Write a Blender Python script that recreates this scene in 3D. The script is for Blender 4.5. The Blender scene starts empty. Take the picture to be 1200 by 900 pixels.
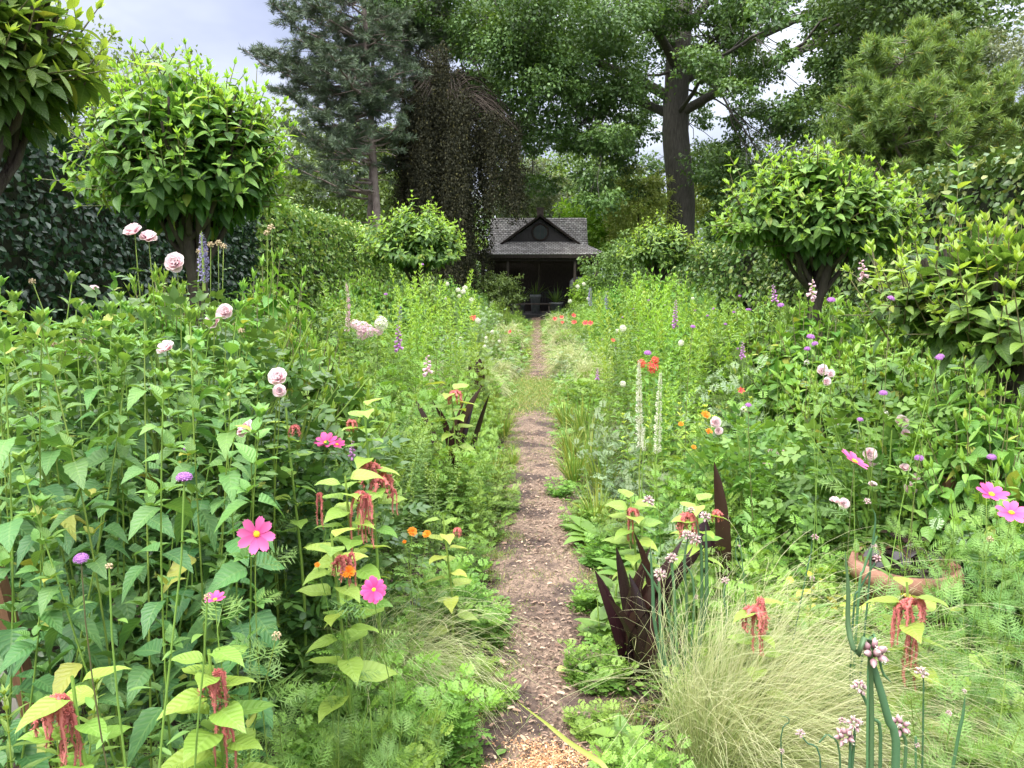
import bpy, math
import numpy as np
from mathutils import Matrix, Vector, Euler

# ------------------------------------------------------------------ camera, world, sun, exposure
SC = bpy.context.scene
COL = SC.collection
R = math.radians
PITCH, YAW, EYE, FPX = R(7.6), R(1.8), 1.6, 900.0
cam_d = bpy.data.cameras.new('camera'); cam_d.sensor_width = 36; cam_d.lens = 27
cam_d.clip_start = 0.05; cam_d.clip_end = 1500
cam = bpy.data.objects.new('camera', cam_d); COL.objects.link(cam)
cam.location = (0, 0, EYE); cam.rotation_euler = (math.pi/2 - PITCH, 0, YAW)
SC.camera = cam
CM = Euler(cam.rotation_euler).to_matrix()

SUN_EL, SUN_ROT = R(52), R(212)
world = bpy.data.worlds.new('World'); SC.world = world; world.use_nodes = True
def build_world():
    nt = world.node_tree; N, L = nt.nodes, nt.links; N.clear()
    out = N.new('ShaderNodeOutputWorld'); bg = N.new('ShaderNodeBackground')
    bg.inputs['Strength'].default_value = 0.12
    sky = N.new('ShaderNodeTexSky'); sky.sky_type = 'NISHITA'; sky.sun_disc = False
    sky.sun_elevation = SUN_EL; sky.sun_rotation = SUN_ROT; sky.air_density = 1.4; sky.dust_density = 2.5
    tc = N.new('ShaderNodeTexCoord')
    mp = N.new('ShaderNodeMapping'); mp.inputs['Scale'].default_value = (1, 1, 2.4)
    mp.inputs['Location'].default_value = (0.3, 0.1, 0.55)
    L.new(tc.outputs['Generated'], mp.inputs['Vector'])
    ns = N.new('ShaderNodeTexNoise'); ns.inputs['Scale'].default_value = 2.3
    ns.inputs['Detail'].default_value = 5; ns.inputs['Roughness'].default_value = 0.5
    L.new(mp.outputs['Vector'], ns.inputs['Vector'])
    cr = N.new('ShaderNodeValToRGB'); L.new(ns.outputs['Fac'], cr.inputs['Fac'])
    e = cr.color_ramp.elements
    e[0].position = 0.36; e[0].color = (1.45, 1.58, 2.3, 1)
    e[1].position = 0.64; e[1].color = (3.5, 3.6, 3.95, 1)
    m = e.new(0.5); m.color = (2.1, 2.22, 2.85, 1)
    # an overcast dome is several times brighter overhead than near the horizon
    sx = N.new('ShaderNodeSeparateXYZ'); L.new(tc.outputs['Generated'], sx.inputs['Vector'])
    mr = N.new('ShaderNodeMapRange'); mr.interpolation_type = 'SMOOTHSTEP'
    mr.inputs['From Min'].default_value = 0.30; mr.inputs['From Max'].default_value = 0.95
    mr.inputs['To Min'].default_value = 1.0; mr.inputs['To Max'].default_value = 6.0
    L.new(sx.outputs['Z'], mr.inputs['Value'])
    ml = N.new('ShaderNodeVectorMath'); ml.operation = 'SCALE'
    L.new(cr.outputs['Color'], ml.inputs[0]); L.new(mr.outputs['Result'], ml.inputs['Scale'])
    wh = N.new('ShaderNodeMixRGB'); wh.inputs['Color2'].default_value = (3.2, 3.25, 3.3, 1)
    mz = N.new('ShaderNodeMapRange'); mz.inputs['From Min'].default_value = .38; mz.inputs['From Max'].default_value = .65; L.new(sx.outputs['Z'], mz.inputs['Value'])
    L.new(mz.outputs['Result'], wh.inputs['Fac']); L.new(cr.outputs['Color'], wh.inputs['Color1']); L.new(wh.outputs['Color'], ml.inputs[0])
    mix = N.new('ShaderNodeMixRGB'); mix.inputs['Fac'].default_value = 0.88
    L.new(sky.outputs['Color'], mix.inputs['Color1']); L.new(ml.outputs['Vector'], mix.inputs['Color2'])
    L.new(mix.outputs['Color'], bg.inputs['Color']); L.new(bg.outputs['Background'], out.inputs['Surface'])
    world.cycles.sampling_method = 'MANUAL'; world.cycles.sample_map_resolution = 512
build_world()
sd = bpy.data.lights.new('sun', 'SUN'); sd.energy = 1.3; sd.angle = R(18); sd.color = (1.0, 0.97, 0.92)
sun = bpy.data.objects.new('sun', sd); COL.objects.link(sun)
_a = SUN_ROT
_sd = Vector((math.sin(_a)*math.cos(SUN_EL), math.cos(_a)*math.cos(SUN_EL), math.sin(SUN_EL)))
sun.rotation_euler = _sd.to_track_quat('Z', 'Y').to_euler(); sun.location = (0, -5, 30)
SC.view_settings.view_transform = 'Standard'; SC.view_settings.look = 'None'
SC.view_settings.exposure = 1.6; SC.view_settings.gamma = 1.0
SC.view_settings.use_curve_mapping = False
cy = SC.cycles
cy.max_bounces = 5; cy.diffuse_bounces = 3; cy.glossy_bounces = 2; cy.transmission_bounces = 3
cy.transparent_max_bounces = 4; cy.use_denoising = True
cy.caustics_reflective = False; cy.caustics_refractive = False
cy.sample_clamp_indirect = 4

def at(px, py, Y):
    """world point at world-y = Y on the sight line of photograph pixel (px, py)"""
    d = CM @ Vector(((px-600)/FPX, -(py-450)/FPX, -1.0))
    return np.array([d.x*Y/d.y, Y, EYE + d.z*Y/d.y])

# ------------------------------------------------------------------ mesh helpers
def unit(v):
    v = np.asarray(v, float)
    return v/np.maximum(np.linalg.norm(v, axis=-1, keepdims=True), 1e-9)

class MB:
    def __init__(s): s.V = []; s.A = []; s.Q = []; s.T = []; s.n = 0
    def add(s, V, Q=None, T=None, A=None, mat=0):
        V = np.asarray(V, float).reshape(-1, 3); n = len(V)
        if A is None: A = np.tile([0.5, 0.5, 0.5, 0.5], (n, 1))
        s.V.append(V); s.A.append(np.asarray(A, float).reshape(-1, 4))
        if Q is not None and len(Q): s.Q.append((np.asarray(Q)+s.n, mat))
        if T is not None and len(T): s.T.append((np.asarray(T)+s.n, mat))
        s.n += n
    def place(s, tpl, P, D, N, S, W=None, r=None, age=0.3, rng=None, mat=0):
        P = np.atleast_2d(P); n = len(P)
        if n == 0: return
        TV, TQ, TT, TA = tpl; k = len(TV)
        D = unit(np.broadcast_to(D, (n, 3))); N = np.broadcast_to(N, (n, 3))
        Yv = np.cross(N, D); bad = np.linalg.norm(Yv, axis=1) < 1e-4
        if bad.any(): Yv = Yv.copy(); Yv[bad] = np.cross([0.3, 0.9, 0.2], D[bad])
        Yv = unit(Yv); Z = np.cross(D, Yv)
        S = np.broadcast_to(S, (n,)); W = np.broadcast_to(1.0 if W is None else W, (n,))
        V = P[:, None] + S[:, None, None]*(TV[None, :, 0:1]*D[:, None] + TV[None, :, 1:2]*(W[:, None, None]*Yv[:, None]) + TV[None, :, 2:3]*Z[:, None])
        A = np.empty((n, k, 4)); 
        r = (rng.random(n) if rng is not None else np.full(n, .5)) if r is None else np.broadcast_to(r, (n,))
        A[:, :, 0] = r[:, None]; A[:, :, 1] = np.broadcast_to(age, (n,))[:, None]
        A[:, :, 2] = TA[None, :, 0]; A[:, :, 3] = TA[None, :, 1]
        off = (np.arange(n)*k)[:, None, None]
        s.add(V, (TQ[None]+off).reshape(-1, 4) if len(TQ) else None, (TT[None]+off).reshape(-1, 3) if len(TT) else None, A, mat)
    def tubes(s, P, Rd, k=5, r=0.5, age=0.3, mat=0, rng=None):
        P = np.asarray(P, float)
        if P.ndim == 2: P = P[None]
        n, m, _ = P.shape; Rd = np.broadcast_to(Rd, (n, m))
        T = unit(np.gradient(P, axis=1)); ref = np.where(np.abs(T[:, :1, 2:3]) > .9, [[[1., 0, 0]]], [[[0, 0, 1.]]])
        U = unit(np.cross(np.broadcast_to(ref, T.shape), T)); W = np.cross(T, U)
        a = np.arange(k)*2*math.pi/k
        V = P[:, :, None] + Rd[:, :, None, None]*(np.cos(a)[None, None, :, None]*U[:, :, None] + np.sin(a)[None, None, :, None]*W[:, :, None])
        i = np.arange(m-1)[:, None]*k; j = np.arange(k)[None]; j2 = (j+1) % k
        q = np.stack([i+j, i+j2, i+k+j2, i+k+j], -1).reshape(-1, 4)
        Q = (q[None]+(np.arange(n)*m*k)[:, None, None]).reshape(-1, 4)
        A = np.empty((n, m, k, 4)); rr = rng.random(n) if rng is not None else np.broadcast_to(r, (n,))
        A[..., 0] = rr[:, None, None]; A[..., 1] = np.broadcast_to(age, (n,))[:, None, None]
        A[..., 2] = np.linspace(0, 1, m)[None, :, None]; A[..., 3] = 0.5
        s.add(V, Q, None, A, mat)
    def ribbons(s, P, Wd, side=None, r=None, age=0.3, rng=None, mat=0, fold=0.0):
        P = np.asarray(P, float); n, m, _ = P.shape; Wd = np.broadcast_to(Wd, (n, m))
        T = unit(np.gradient(P, axis=1))
        if side is None:
            side = rng.normal(size=(n, 3)); side[:, 2] *= .2
        S = unit(side[:, None] - (side[:, None]*T).sum(-1, keepdims=True)*T)
        if fold:
            Nn = np.cross(T, S)
            V = np.stack([P-S*Wd[..., None]/2+Nn*Wd[..., None]*fold, P, P+S*Wd[..., None]/2+Nn*Wd[..., None]*fold], 2); c = 3
        else: V = np.stack([P-S*Wd[..., None]/2, P+S*Wd[..., None]/2], 2); c = 2
        i = np.arange(m-1)[:, None]*c; j = np.arange(c-1)[None]
        q = np.stack([i+j, i+j+1, i+c+j+1, i+c+j], -1).reshape(-1, 4)
        Q = (q[None]+(np.arange(n)*m*c)[:, None, None]).reshape(-1, 4)
        A = np.empty((n, m, c, 4)); rr = rng.random(n) if r is None else np.broadcast_to(r, (n,))
        A[..., 0] = rr[:, None, None]; A[..., 1] = np.broadcast_to(age, (n,))[:, None, None]
        A[..., 2] = np.linspace(0, 1, m)[None, :, None]; A[..., 3] = np.linspace(0, 1, c)[None, None]
        s.add(V, Q, None, A, mat)
    def box(s, c, d, rot=0.0, mat=0, r=0.5, M=None):
        x, y, z = [v/2 for v in d]
        V = np.array([(a, b, e) for a in (-x, x) for b in (-y, y) for e in (-z, z)])
        if M is not None: V = V @ np.array(M).T
        if rot: cs, sn = math.cos(rot), math.sin(rot); V = np.c_[V[:, 0]*cs-V[:, 1]*sn, V[:, 0]*sn+V[:, 1]*cs, V[:, 2]]
        s.add(V+np.array(c), [(0, 1, 3, 2), (4, 6, 7, 5), (0, 4, 5, 1), (2, 3, 7, 6), (0, 2, 6, 4), (1, 5, 7, 3)], None,
              np.tile([r, .5, .5, .5], (8, 1)), mat)
    def blob(s, c, rad, seg=8, rings=6, r=0.5, age=.5, mat=0, sq=(1, 1, 1)):
        th = np.linspace(0, math.pi, rings+1)[:, None]; ph = np.arange(seg)[None]*2*math.pi/seg
        V = np.stack([np.sin(th)*np.cos(ph)*sq[0], np.sin(th)*np.sin(ph)*sq[1], np.cos(th)*np.ones_like(ph)*sq[2]], -1)*rad+np.array(c)
        i = np.arange(rings)[:, None]*seg; j = np.arange(seg)[None]
        s.add(V, np.stack([i+j, i+seg+j, i+seg+(j+1) % seg, i+(j+1) % seg], -1).reshape(-1, 4), None,
              np.tile([r, age, .5, .5], (V.size//3, 1)), mat)
    def mesh(s, name, mats, smooth=True):
        V = np.concatenate(s.V); A = np.concatenate(s.A)
        nq = sum(len(q) for q, _ in s.Q); ntr = sum(len(t) for t, _ in s.T)
        lv = []; tot = []; mi = []
        for q, m in s.Q: lv.append(q.ravel()); tot.append(np.full(len(q), 4)); mi.append(np.full(len(q), m))
        for t, m in s.T: lv.append(t.ravel()); tot.append(np.full(len(t), 3)); mi.append(np.full(len(t), m))
        lv = np.concatenate(lv).astype(np.int32); tot = np.concatenate(tot).astype(np.int32); mi = np.concatenate(mi).astype(np.int32)
        me = bpy.data.meshes.new(name)
        me.vertices.add(len(V)); me.vertices.foreach_set('co', V.astype(np.float32).ravel())
        me.loops.add(len(lv)); me.loops.foreach_set('vertex_index', lv)
        me.polygons.add(len(tot)); me.polygons.foreach_set('loop_start', np.concatenate([[0], np.cumsum(tot)[:-1]]).astype(np.int32))
        me.polygons.foreach_set('loop_total', tot); me.polygons.foreach_set('material_index', mi)
        me.polygons.foreach_set('use_smooth', np.full(len(tot), smooth))
        at_ = me.attributes.new('lf', 'FLOAT_COLOR', 'POINT'); at_.data.foreach_set('color', A.astype(np.float32).ravel())
        for m in (mats if isinstance(mats, (list, tuple)) else [mats]): me.materials.append(m)
        me.update(calc_edges=True)
        return me

# objects -----------------------------------------------------------
def thing(name, label, cat, loc=(0, 0, 0), rz=0.0, sc=1.0, group=None, kind=None, data=None):
    o = bpy.data.objects.new(name, data); COL.objects.link(o)
    o.location = tuple(float(v) for v in loc); o.rotation_euler = (0, 0, rz); o.scale = (sc, sc, sc) if np.isscalar(sc) else sc
    if data is None: o.empty_display_size = 0.1
    if label: o['label'] = label
    if cat: o['category'] = cat
    if group: o['group'] = group
    if kind: o['kind'] = kind
    return o
def part(name, me, parent, M=None, label=None, kind=None):
    o = bpy.data.objects.new(name, me); COL.objects.link(o); o.parent = parent
    if M is not None: o.matrix_local = M
    if label: o['label'] = label
    if kind: o['kind'] = kind
    return o
def stand(parts, name, label, cat, loc, rz=0.0, sc=1.0, group=None, tilt=0.0):
    """one plant from a list of (part name, mesh, matrix, [sub-parts])"""
    t = thing(name, label, cat, loc, rz, sc, group)
    if tilt: t.rotation_euler = (tilt*math.sin(rz*7), tilt*math.cos(rz*5), rz)
    for p in parts:
        o = part(p[0], p[1], t, p[2] if len(p) > 2 else None)
        for q in (p[3] if len(p) > 3 else ()): part(q[0], q[1], o, q[2] if len(q) > 2 else None)
    return t
def MX(loc, d=(0, 0, 1), roll=0.0, s=1.0):
    q = Vector(tuple(map(float, d))).to_track_quat('Z', 'Y')
    return Matrix.Translation(Vector(tuple(map(float, loc)))) @ q.to_matrix().to_4x4() @ Matrix.Rotation(roll, 4, 'Z') @ Matrix.Scale(s, 4)

# ------------------------------------------------------------------ leaf templates (x along, y across, z normal)
def leaf_tpl(rows=5, w=0.5, p=0.75, fold=.12, curl=.25, serr=0.0, tip=1.0, petiole=0.0, wave=0.0):
    V, A, Q, T = [], [], [], []
    if petiole > 0:
        V += [(0, -.012, 0), (0, .012, 0)]; A += [(0, .5), (0, .5)]
        x0 = petiole
    else: x0 = 0
    base = len(V); V.append((x0, 0, 0)); A.append((0, .5))
    if petiole > 0: T += [(0, 1, base)]
    t = np.linspace(0, 1, rows+2)[1:-1]
    for i, u in enumerate(t):
        hw = w/2*math.sin(math.pi*u**p)**.9*(1-(u**3)*(1-tip)*.0)
        if u > .6: hw *= (1-(u-.6)*0.25)
        if serr: hw *= 1+serr*(1 if i % 2 else -1)
        x = x0+(1-x0)*u; z = -curl*u*u + wave*math.sin(u*9)*w*.2
        for s_ in (-1, 0, 1):
            V.append((x - (serr*.05 if s_ and i % 2 else 0), s_*hw, z+abs(s_)*hw*2*fold)); A.append((u, .5+s_*.5))
    V.append((1, 0, -curl)); A.append((1, .5)); tipi = len(V)-1
    def row(i): return base+1+3*i
    T += [(base, row(0)+1, row(0)), (base, row(0)+2, row(0)+1)]
    for i in range(rows-1):
        a, b = row(i), row(i+1); Q += [(a, a+1, b+1, b), (a+1, a+2, b+2, b+1)]
    a = row(rows-1); T += [(a, a+1, tipi), (a+1, a+2, tipi)]
    return np.array(V, float), np.array(Q, int).reshape(-1, 4), np.array(T, int).reshape(-1, 3), np.array(A, float)
def diamond(w=.5, fold=.1, curl=.15):
    V = [(0, 0, 0), (.45, -w/2, fold*w), (.45, w/2, fold*w), (1, 0, -curl)]
    return np.array(V, float), np.zeros((0, 4), int), np.array([(0, 2, 1), (1, 2, 3)]), np.array([(0, .5), (.45, 0), (.45, 1), (1, .5)])
def merge_tpl(items):
    """items: (tpl, pos, dir, normal, scale)"""
    V, Q, T, A = [], [], [], []; n = 0
    for (tp, P, D, Nn, S) in items:
        D = unit(np.array(D, float)); Y = unit(np.cross(np.array(Nn, float), D)); Z = np.cross(D, Y)
        v = np.array(P)+S*(tp[0][:, :1]*D+tp[0][:, 1:2]*Y+tp[0][:, 2:3]*Z)
        V.append(v); Q.append(tp[1]+n); T.append(tp[2]+n); A.append(tp[3]); n += len(v)
    return np.concatenate(V), np.concatenate(Q), np.concatenate(T), np.concatenate(A)
def frond_tpl(pairs=6, w=.30, droop=.25, leaflets=3, lf_w=.5, fine=False):
    """a divided leaf: midrib with opposite pinnae, each a few small lobes"""
    items = []; dm = diamond(lf_w, .1, .1)
    thin = diamond(.10, .02, .0)
    for i in range(pairs+1):
        u = .22+.78*i/pairs; P = np.array([u, 0, -droop*u*u])
        L = w*math.sin(math.pi*min(1, (.25+.75*i/pairs))**.9*.98+.02)+.09
        if i == pairs: items.append((dm if not fine else thin, P*[1, 1, 1], (1, 0, -.3), (0, 0, 1), .2)); continue
        for s_ in (-1, 1):
            d = unit(np.array([.55, s_, -.15+.1*((i*7) % 3-1)]))
            if fine:
                items.append((thin, P, d, (0, 0, 1), L*1.2))
                for k in (.35, .65):
                    for q in (-1, 1):
                        items.append((thin, P+d*L*1.2*k, unit(d+.8*q*np.array([1, .2, .5])), (0, 0, 1), L*.6))
            else:
                for k in range(leaflets):
                    f = (k+1)/leaflets
                    if k == leaflets-1: items.append((dm, P+d*L*.55, d, (0, 0, 1), L*.62))
                    else:
                        for q in (-1, 1): items.append((dm, P+d*L*(.12+.4*f*.8), unit(d+q*.9*np.array([1, -s_*.3, 0])), (0, 0, 1), L*.42))
    rib = (np.array([(0, -.008, 0), (0, .008, 0), (.5, -.006, -droop*.25), (.5, .006, -droop*.25), (1, 0, -droop)]), np.array([(0, 1, 3, 2)]), np.array([(2, 3, 4)]), np.array([(0, .5)]*5, float))
    V, Q, T, A = merge_tpl(items); n = len(V)
    return np.concatenate([V, rib[0]]), np.concatenate([Q, rib[1]+n]), np.concatenate([T, rib[2]+n]), np.concatenate([A, rib[3]])
def compound_tpl(pairs=2, w=.55):
    """rose leaf: two pairs of leaflets and one at the end"""
    lf = leaf_tpl(3, w, .75, .1, .12); items = []
    for i in range(pairs):
        u = .35+.3*i
        for s_ in (-1, 1): items.append((lf, (u, 0, -.05*u), (.5, s_, -.1), (0, 0, 1), .38))
    items.append((lf, (.66, 0, -.08), (1, 0, -.15), (0, 0, 1), .46))
    return merge_tpl(items)
def petal_tpl(w=.6, cup=.25, rows=4, notch=0.0, cols=4, base=.25, roll=0.0):
    V, A, Q = [], [], []
    for i in range(rows+1):
        u = i/rows; hw = w/2*(base+(1-base)*math.sin(min(1, u*1.15)*math.pi/2))*(1 if u < .8 else 1-(u-.8)*1.3)
        for j in range(cols+1):
            v = j/cols*2-1
            x = u - abs(v)**2*.10*u + (notch*(.5-abs((j*1.0) % 2-.0)) if i == rows else 0)
            V.append((x, v*hw, cup*(u**2)*.8+cup*abs(v)**2*hw*1.5 - roll*max(0, u-.7)**2*6)); A.append((u, (v+1)/2))
    for i in range(rows):
        for j in range(cols):
            a = i*(cols+1)+j; Q.append((a, a+1, a+cols+2, a+cols+1))
    return np.array(V, float), np.array(Q), np.zeros((0, 3), int), np.array(A, float)

# ------------------------------------------------------------------ materials
def mat_nodes(name):
    m = bpy.data.materials.new(name); m.use_nodes = True; nt = m.node_tree; nt.nodes.clear()
    out = nt.nodes.new('ShaderNodeOutputMaterial'); b = nt.nodes.new('ShaderNodeBsdfPrincipled')
    nt.links.new(b.outputs[0], out.inputs[0]); return m, nt.nodes, nt.links, b, out
def rgba(c): return (c[0], c[1], c[2], 1)
def mixc(N, L, a, b, f, mode='MIX'):
    x = N.new('ShaderNodeMixRGB'); x.blend_type = mode
    for s_, v in ((x.inputs['Color1'], a), (x.inputs['Color2'], b)):
        if isinstance(v, tuple): s_.default_value = rgba(v)
        else: L.new(v, s_)
    if isinstance(f, (int, float)): x.inputs['Fac'].default_value = f
    else: L.new(f, x.inputs['Fac'])
    return x.outputs['Color']
def mth(N, L, op, a, b=None, c=None, clamp=False):
    x = N.new('ShaderNodeMath'); x.operation = op; x.use_clamp = clamp
    for i, v in enumerate((a, b, c)):
        if v is None: continue
        if isinstance(v, (int, float)): x.inputs[i].default_value = v
        else: L.new(v, x.inputs[i])
    return x.outputs[0]
COOL = ('feather_grass_hair', 'purple_strap_leaf', 'beech_hedge_leaf', 'purple_beech_leaf', 'amaranth_leaf', 'onion_leaf', 'yellowed_leaf', 'brown_stem', 'golden_leaf', 'hyssop_leaf', 'pine_needle', 'hydrangea_tree_leaf', 'hydrangea_shrub_leaf', 'soft_pine_needle')
def leafmat(name, dark, light, young, rough=.42, trans=.32, veins=0.0, spec=.5, odd=None, jit=.25, tr_tint=(1.25, 1.15, .55), grad=0.0):
    if name not in COOL: dark, light, young = [(c[0]*1.24, c[1]*1.06, c[2]*1.05) for c in (dark, light, young)]
    m, N, L, b, out = mat_nodes(name)
    a = N.new('ShaderNodeAttribute'); a.attribute_name = 'lf'
    sp = N.new('ShaderNodeSeparateColor'); L.new(a.outputs['Color'], sp.inputs[0])
    r, age, al, ac = sp.outputs[0], sp.outputs[1], sp.outputs[2], a.outputs['Alpha']
    oi = N.new('ShaderNodeObjectInfo')
    c = mixc(N, L, dark, light, r)
    c = mixc(N, L, c, young, age if not grad else mth(N, L, 'MULTIPLY', age, mth(N, L, 'MULTIPLY_ADD', al, grad, 1-grad)))
    if odd is not None:
        f = mth(N, L, 'GREATER_THAN', r, .972); c = mixc(N, L, c, odd, mth(N, L, 'MULTIPLY', f, .8))
    hv = N.new('ShaderNodeHueSaturation'); L.new(c, hv.inputs['Color'])
    L.new(mth(N, L, 'MULTIPLY_ADD', oi.outputs['Random'], .03, .485), hv.inputs['Hue'])
    L.new(mth(N, L, 'MULTIPLY_ADD', oi.outputs['Random'], jit, 1-jit/2), hv.inputs['Value'])
    c = hv.outputs['Color']
    if veins:
        d = mth(N, L, 'ABSOLUTE', mth(N, L, 'SUBTRACT', ac, .5))
        mid = mth(N, L, 'LESS_THAN', d, .035)
        w = mth(N, L, 'SINE', mth(N, L, 'MULTIPLY', mth(N, L, 'SUBTRACT', al, mth(N, L, 'MULTIPLY', d, .45)), 50.))
        side = mth(N, L, 'MULTIPLY', mth(N, L, 'GREATER_THAN', w, .75), .5)
        c = mixc(N, L, c, mixc(N, L, c, (.35, .5, .15), .5), mth(N, L, 'MULTIPLY', mth(N, L, 'MAXIMUM', mid, side), veins))
        bp = N.new('ShaderNodeBump'); bp.inputs['Strength'].default_value = .35; bp.inputs['Distance'].default_value = .002
        L.new(mth(N, L, 'MULTIPLY', w, -1.), bp.inputs['Height']); L.new(bp.outputs[0], b.inputs['Normal'])
    L.new(c, b.inputs['Base Color']); b.inputs['Roughness'].default_value = rough
    b.inputs['Specular IOR Level'].default_value = spec
    if trans > 0:
        t = N.new('ShaderNodeBsdfTranslucent'); L.new(mixc(N, L, c, tr_tint, 1.0, 'MULTIPLY'), t.inputs['Color'])
        mx = N.new('ShaderNodeMixShader'); mx.inputs[0].default_value = trans
        L.new(b.outputs[0], mx.inputs[1]); L.new(t.outputs[0], mx.inputs[2]); L.new(mx.outputs[0], out.inputs[0])
    return m
def plain(name, c1, c2, rough=.8, scale=8, bump=.3, metal=0, detail=6, stretch=(1, 1, 1), spec=.3, dist=.01):
    m, N, L, b, out = mat_nodes(name)
    tc = N.new('ShaderNodeTexCoord'); mp = N.new('ShaderNodeMapping'); mp.inputs['Scale'].default_value = stretch
    L.new(tc.outputs['Object'], mp.inputs[0])
    n = N.new('ShaderNodeTexNoise'); n.inputs['Scale'].default_value = scale; n.inputs['Detail'].default_value = detail
    n.inputs['Roughness'].default_value = .65; L.new(mp.outputs[0], n.inputs['Vector'])
    f = N.new('ShaderNodeMapRange'); f.inputs['From Min'].default_value = .3; f.inputs['From Max'].default_value = .7; L.new(n.outputs['Fac'], f.inputs['Value'])
    L.new(mixc(N, L, c1, c2, f.outputs['Result']), b.inputs['Base Color'])
    b.inputs['Roughness'].default_value = rough; b.inputs['Metallic'].default_value = metal; b.inputs['Specular IOR Level'].default_value = spec
    bp = N.new('ShaderNodeBump'); bp.inputs['Strength'].default_value = bump; bp.inputs['Distance'].default_value = dist
    L.new(n.outputs['Fac'], bp.inputs['Height']); L.new(bp.outputs[0], b.inputs['Normal'])
    return m
def petalmat(name, base, tip, rough=.6, trans=.35, core=None):
    m, N, L, b, out = mat_nodes(name)
    a = N.new('ShaderNodeAttribute'); a.attribute_name = 'lf'
    sp = N.new('ShaderNodeSeparateColor'); L.new(a.outputs['Color'], sp.inputs[0])
    c = mixc(N, L, base, tip, sp.outputs[2])
    hv = N.new('ShaderNodeHueSaturation'); L.new(c, hv.inputs['Color'])
    L.new(mth(N, L, 'MULTIPLY_ADD', sp.outputs[0], .3, .85), hv.inputs['Value'])
    if core is not None: c = mixc(N, L, hv.outputs['Color'], core, sp.outputs[1])
    else: c = hv.outputs['Color']
    L.new(c, b.inputs['Base Color']); b.inputs['Roughness'].default_value = rough; b.inputs['Specular IOR Level'].default_value = .25
    t = N.new('ShaderNodeBsdfTranslucent'); L.new(c, t.inputs['Color'])
    mx = N.new('ShaderNodeMixShader'); mx.inputs[0].default_value = trans
    L.new(b.outputs[0], mx.inputs[1]); L.new(t.outputs[0], mx.inputs[2]); L.new(mx.outputs[0], out.inputs[0])
    return m
G = {}
G['hyssop'] = leafmat('hyssop_leaf', (.050, .145, .048), (.105, .255, .075), (.23, .42, .085), .5, .3, veins=.35, odd=(.42, .42, .08))
G['hyd'] = leafmat('hydrangea_tree_leaf', (.050, .130, .030), (.12, .245, .05), (.34, .53, .085), .40, .38, veins=.4, odd=(.36, .42, .07))
G['hydS'] = leafmat('hydrangea_shrub_leaf', (.065, .18, .03), (.14, .30, .045), (.30, .48, .07), .42, .3, veins=.3, odd=(.42, .42, .08))
G['rose'] = leafmat('rose_leaf', (.035, .10, .025), (.07, .17, .04), (.16, .26, .05), .35, .25)
G['fern'] = leafmat('ferny_leaf', (.07, .18, .03), (.14, .31, .05), (.25, .45, .065), .5, .35)
G['lime'] = leafmat('lime_leaf', (.09, .22, .035), (.17, .36, .05), (.30, .50, .07), .5, .4)
G['mid'] = leafmat('mid_green_leaf', (.06, .16, .035), (.13, .27, .05), (.22, .38, .07), .5, .35)
G['grey'] = leafmat('grey_green_leaf', (.11, .20, .11), (.18, .28, .15), (.24, .36, .16), .6, .2)
G['blue'] = leafmat('onion_leaf', (.040, .11, .055), (.085, .18, .08), (.15, .27, .09), .5, .12)
G['cosmos'] = leafmat('cosmos_thread_leaf', (.07, .19, .05), (.14, .30, .07), (.22, .42, .08), .5, .3)
G['amar'] = leafmat('amaranth_leaf', (.13, .27, .045), (.24, .40, .065), (.42, .50, .09), .5, .35, veins=.6)
G['strap'] = leafmat('strap_leaf', (.08, .21, .035), (.16, .31, .055), (.34, .38, .09), .45, .3)
G['feather'] = leafmat('feather_grass_hair', (.12, .24, .04), (.28, .37, .10), (.86, .78, .52), .6, .35, tr_tint=(1.1, 1.05, .75), grad=.75)
G['turf'] = leafmat('turf_blade', (.08, .19, .04), (.17, .29, .06), (.40, .36, .14), .6, .3)
G['purple'] = leafmat('purple_strap_leaf', (.010, .005, .008), (.026, .010, .014), (.040, .022, .012), .27, .08, tr_tint=(1.6, .6, .4))
G['hedge'] = leafmat('beech_hedge_leaf', (.010, .032, .016), (.024, .062, .026), (.05, .11, .035), .38, .12)
G['ivy'] = leafmat('ivy_leaf', (.055, .13, .022), (.15, .27, .045), (.40, .50, .14), .4, .25)
G['ivyd'] = leafmat('ivy_leaf_dark', (.035, .085, .02), (.09, .18, .038), (.30, .38, .11), .4, .2)
G['oak'] = leafmat('oak_leaf', (.045, .105, .028), (.115, .215, .055), (.23, .36, .085), .45, .3)
G['pine'] = leafmat('pine_needle', (.040, .070, .042), (.085, .125, .07), (.14, .20, .09), .55, .1)
G['wpine'] = leafmat('soft_pine_needle', (.07, .155, .036), (.155, .285, .06), (.30, .47, .11), .5, .3, odd=(.4, .36, .06))
G['beechp'] = leafmat('purple_beech_leaf', (.024, .027, .016), (.055, .054, .030), (.12, .11, .04), .7, .2, spec=.2)
G['bgg'] = leafmat('woodland_leaf', (.055, .12, .03), (.13, .235, .055), (.25, .38, .08), .5, .35)
G['bgl'] = leafmat('yellow_green_leaf', (.16, .32, .035), (.27, .45, .05), (.42, .60, .08), .5, .4)  # bright yellow-green foliage colour
G['bgy'] = leafmat('golden_leaf', (.24, .31, .07), (.42, .46, .12), (.55, .56, .18), .5, .35)
G['bgs'] = leafmat('silvery_leaf', (.09, .15, .09), (.20, .27, .16), (.30, .38, .22), .5, .3)
G['stem'] = leafmat('green_stem', (.08, .18, .03), (.15, .28, .05), (.22, .36, .06), .5, 0)
G['stemr'] = leafmat('brown_stem', (.10, .09, .04), (.16, .13, .06), (.16, .20, .06), .6, 0)
G['bark'] = plain('bark', (.045, .035, .028), (.105, .085, .068), .9, 7, 1.0, stretch=(3, 3, .6), dist=.03)
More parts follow.
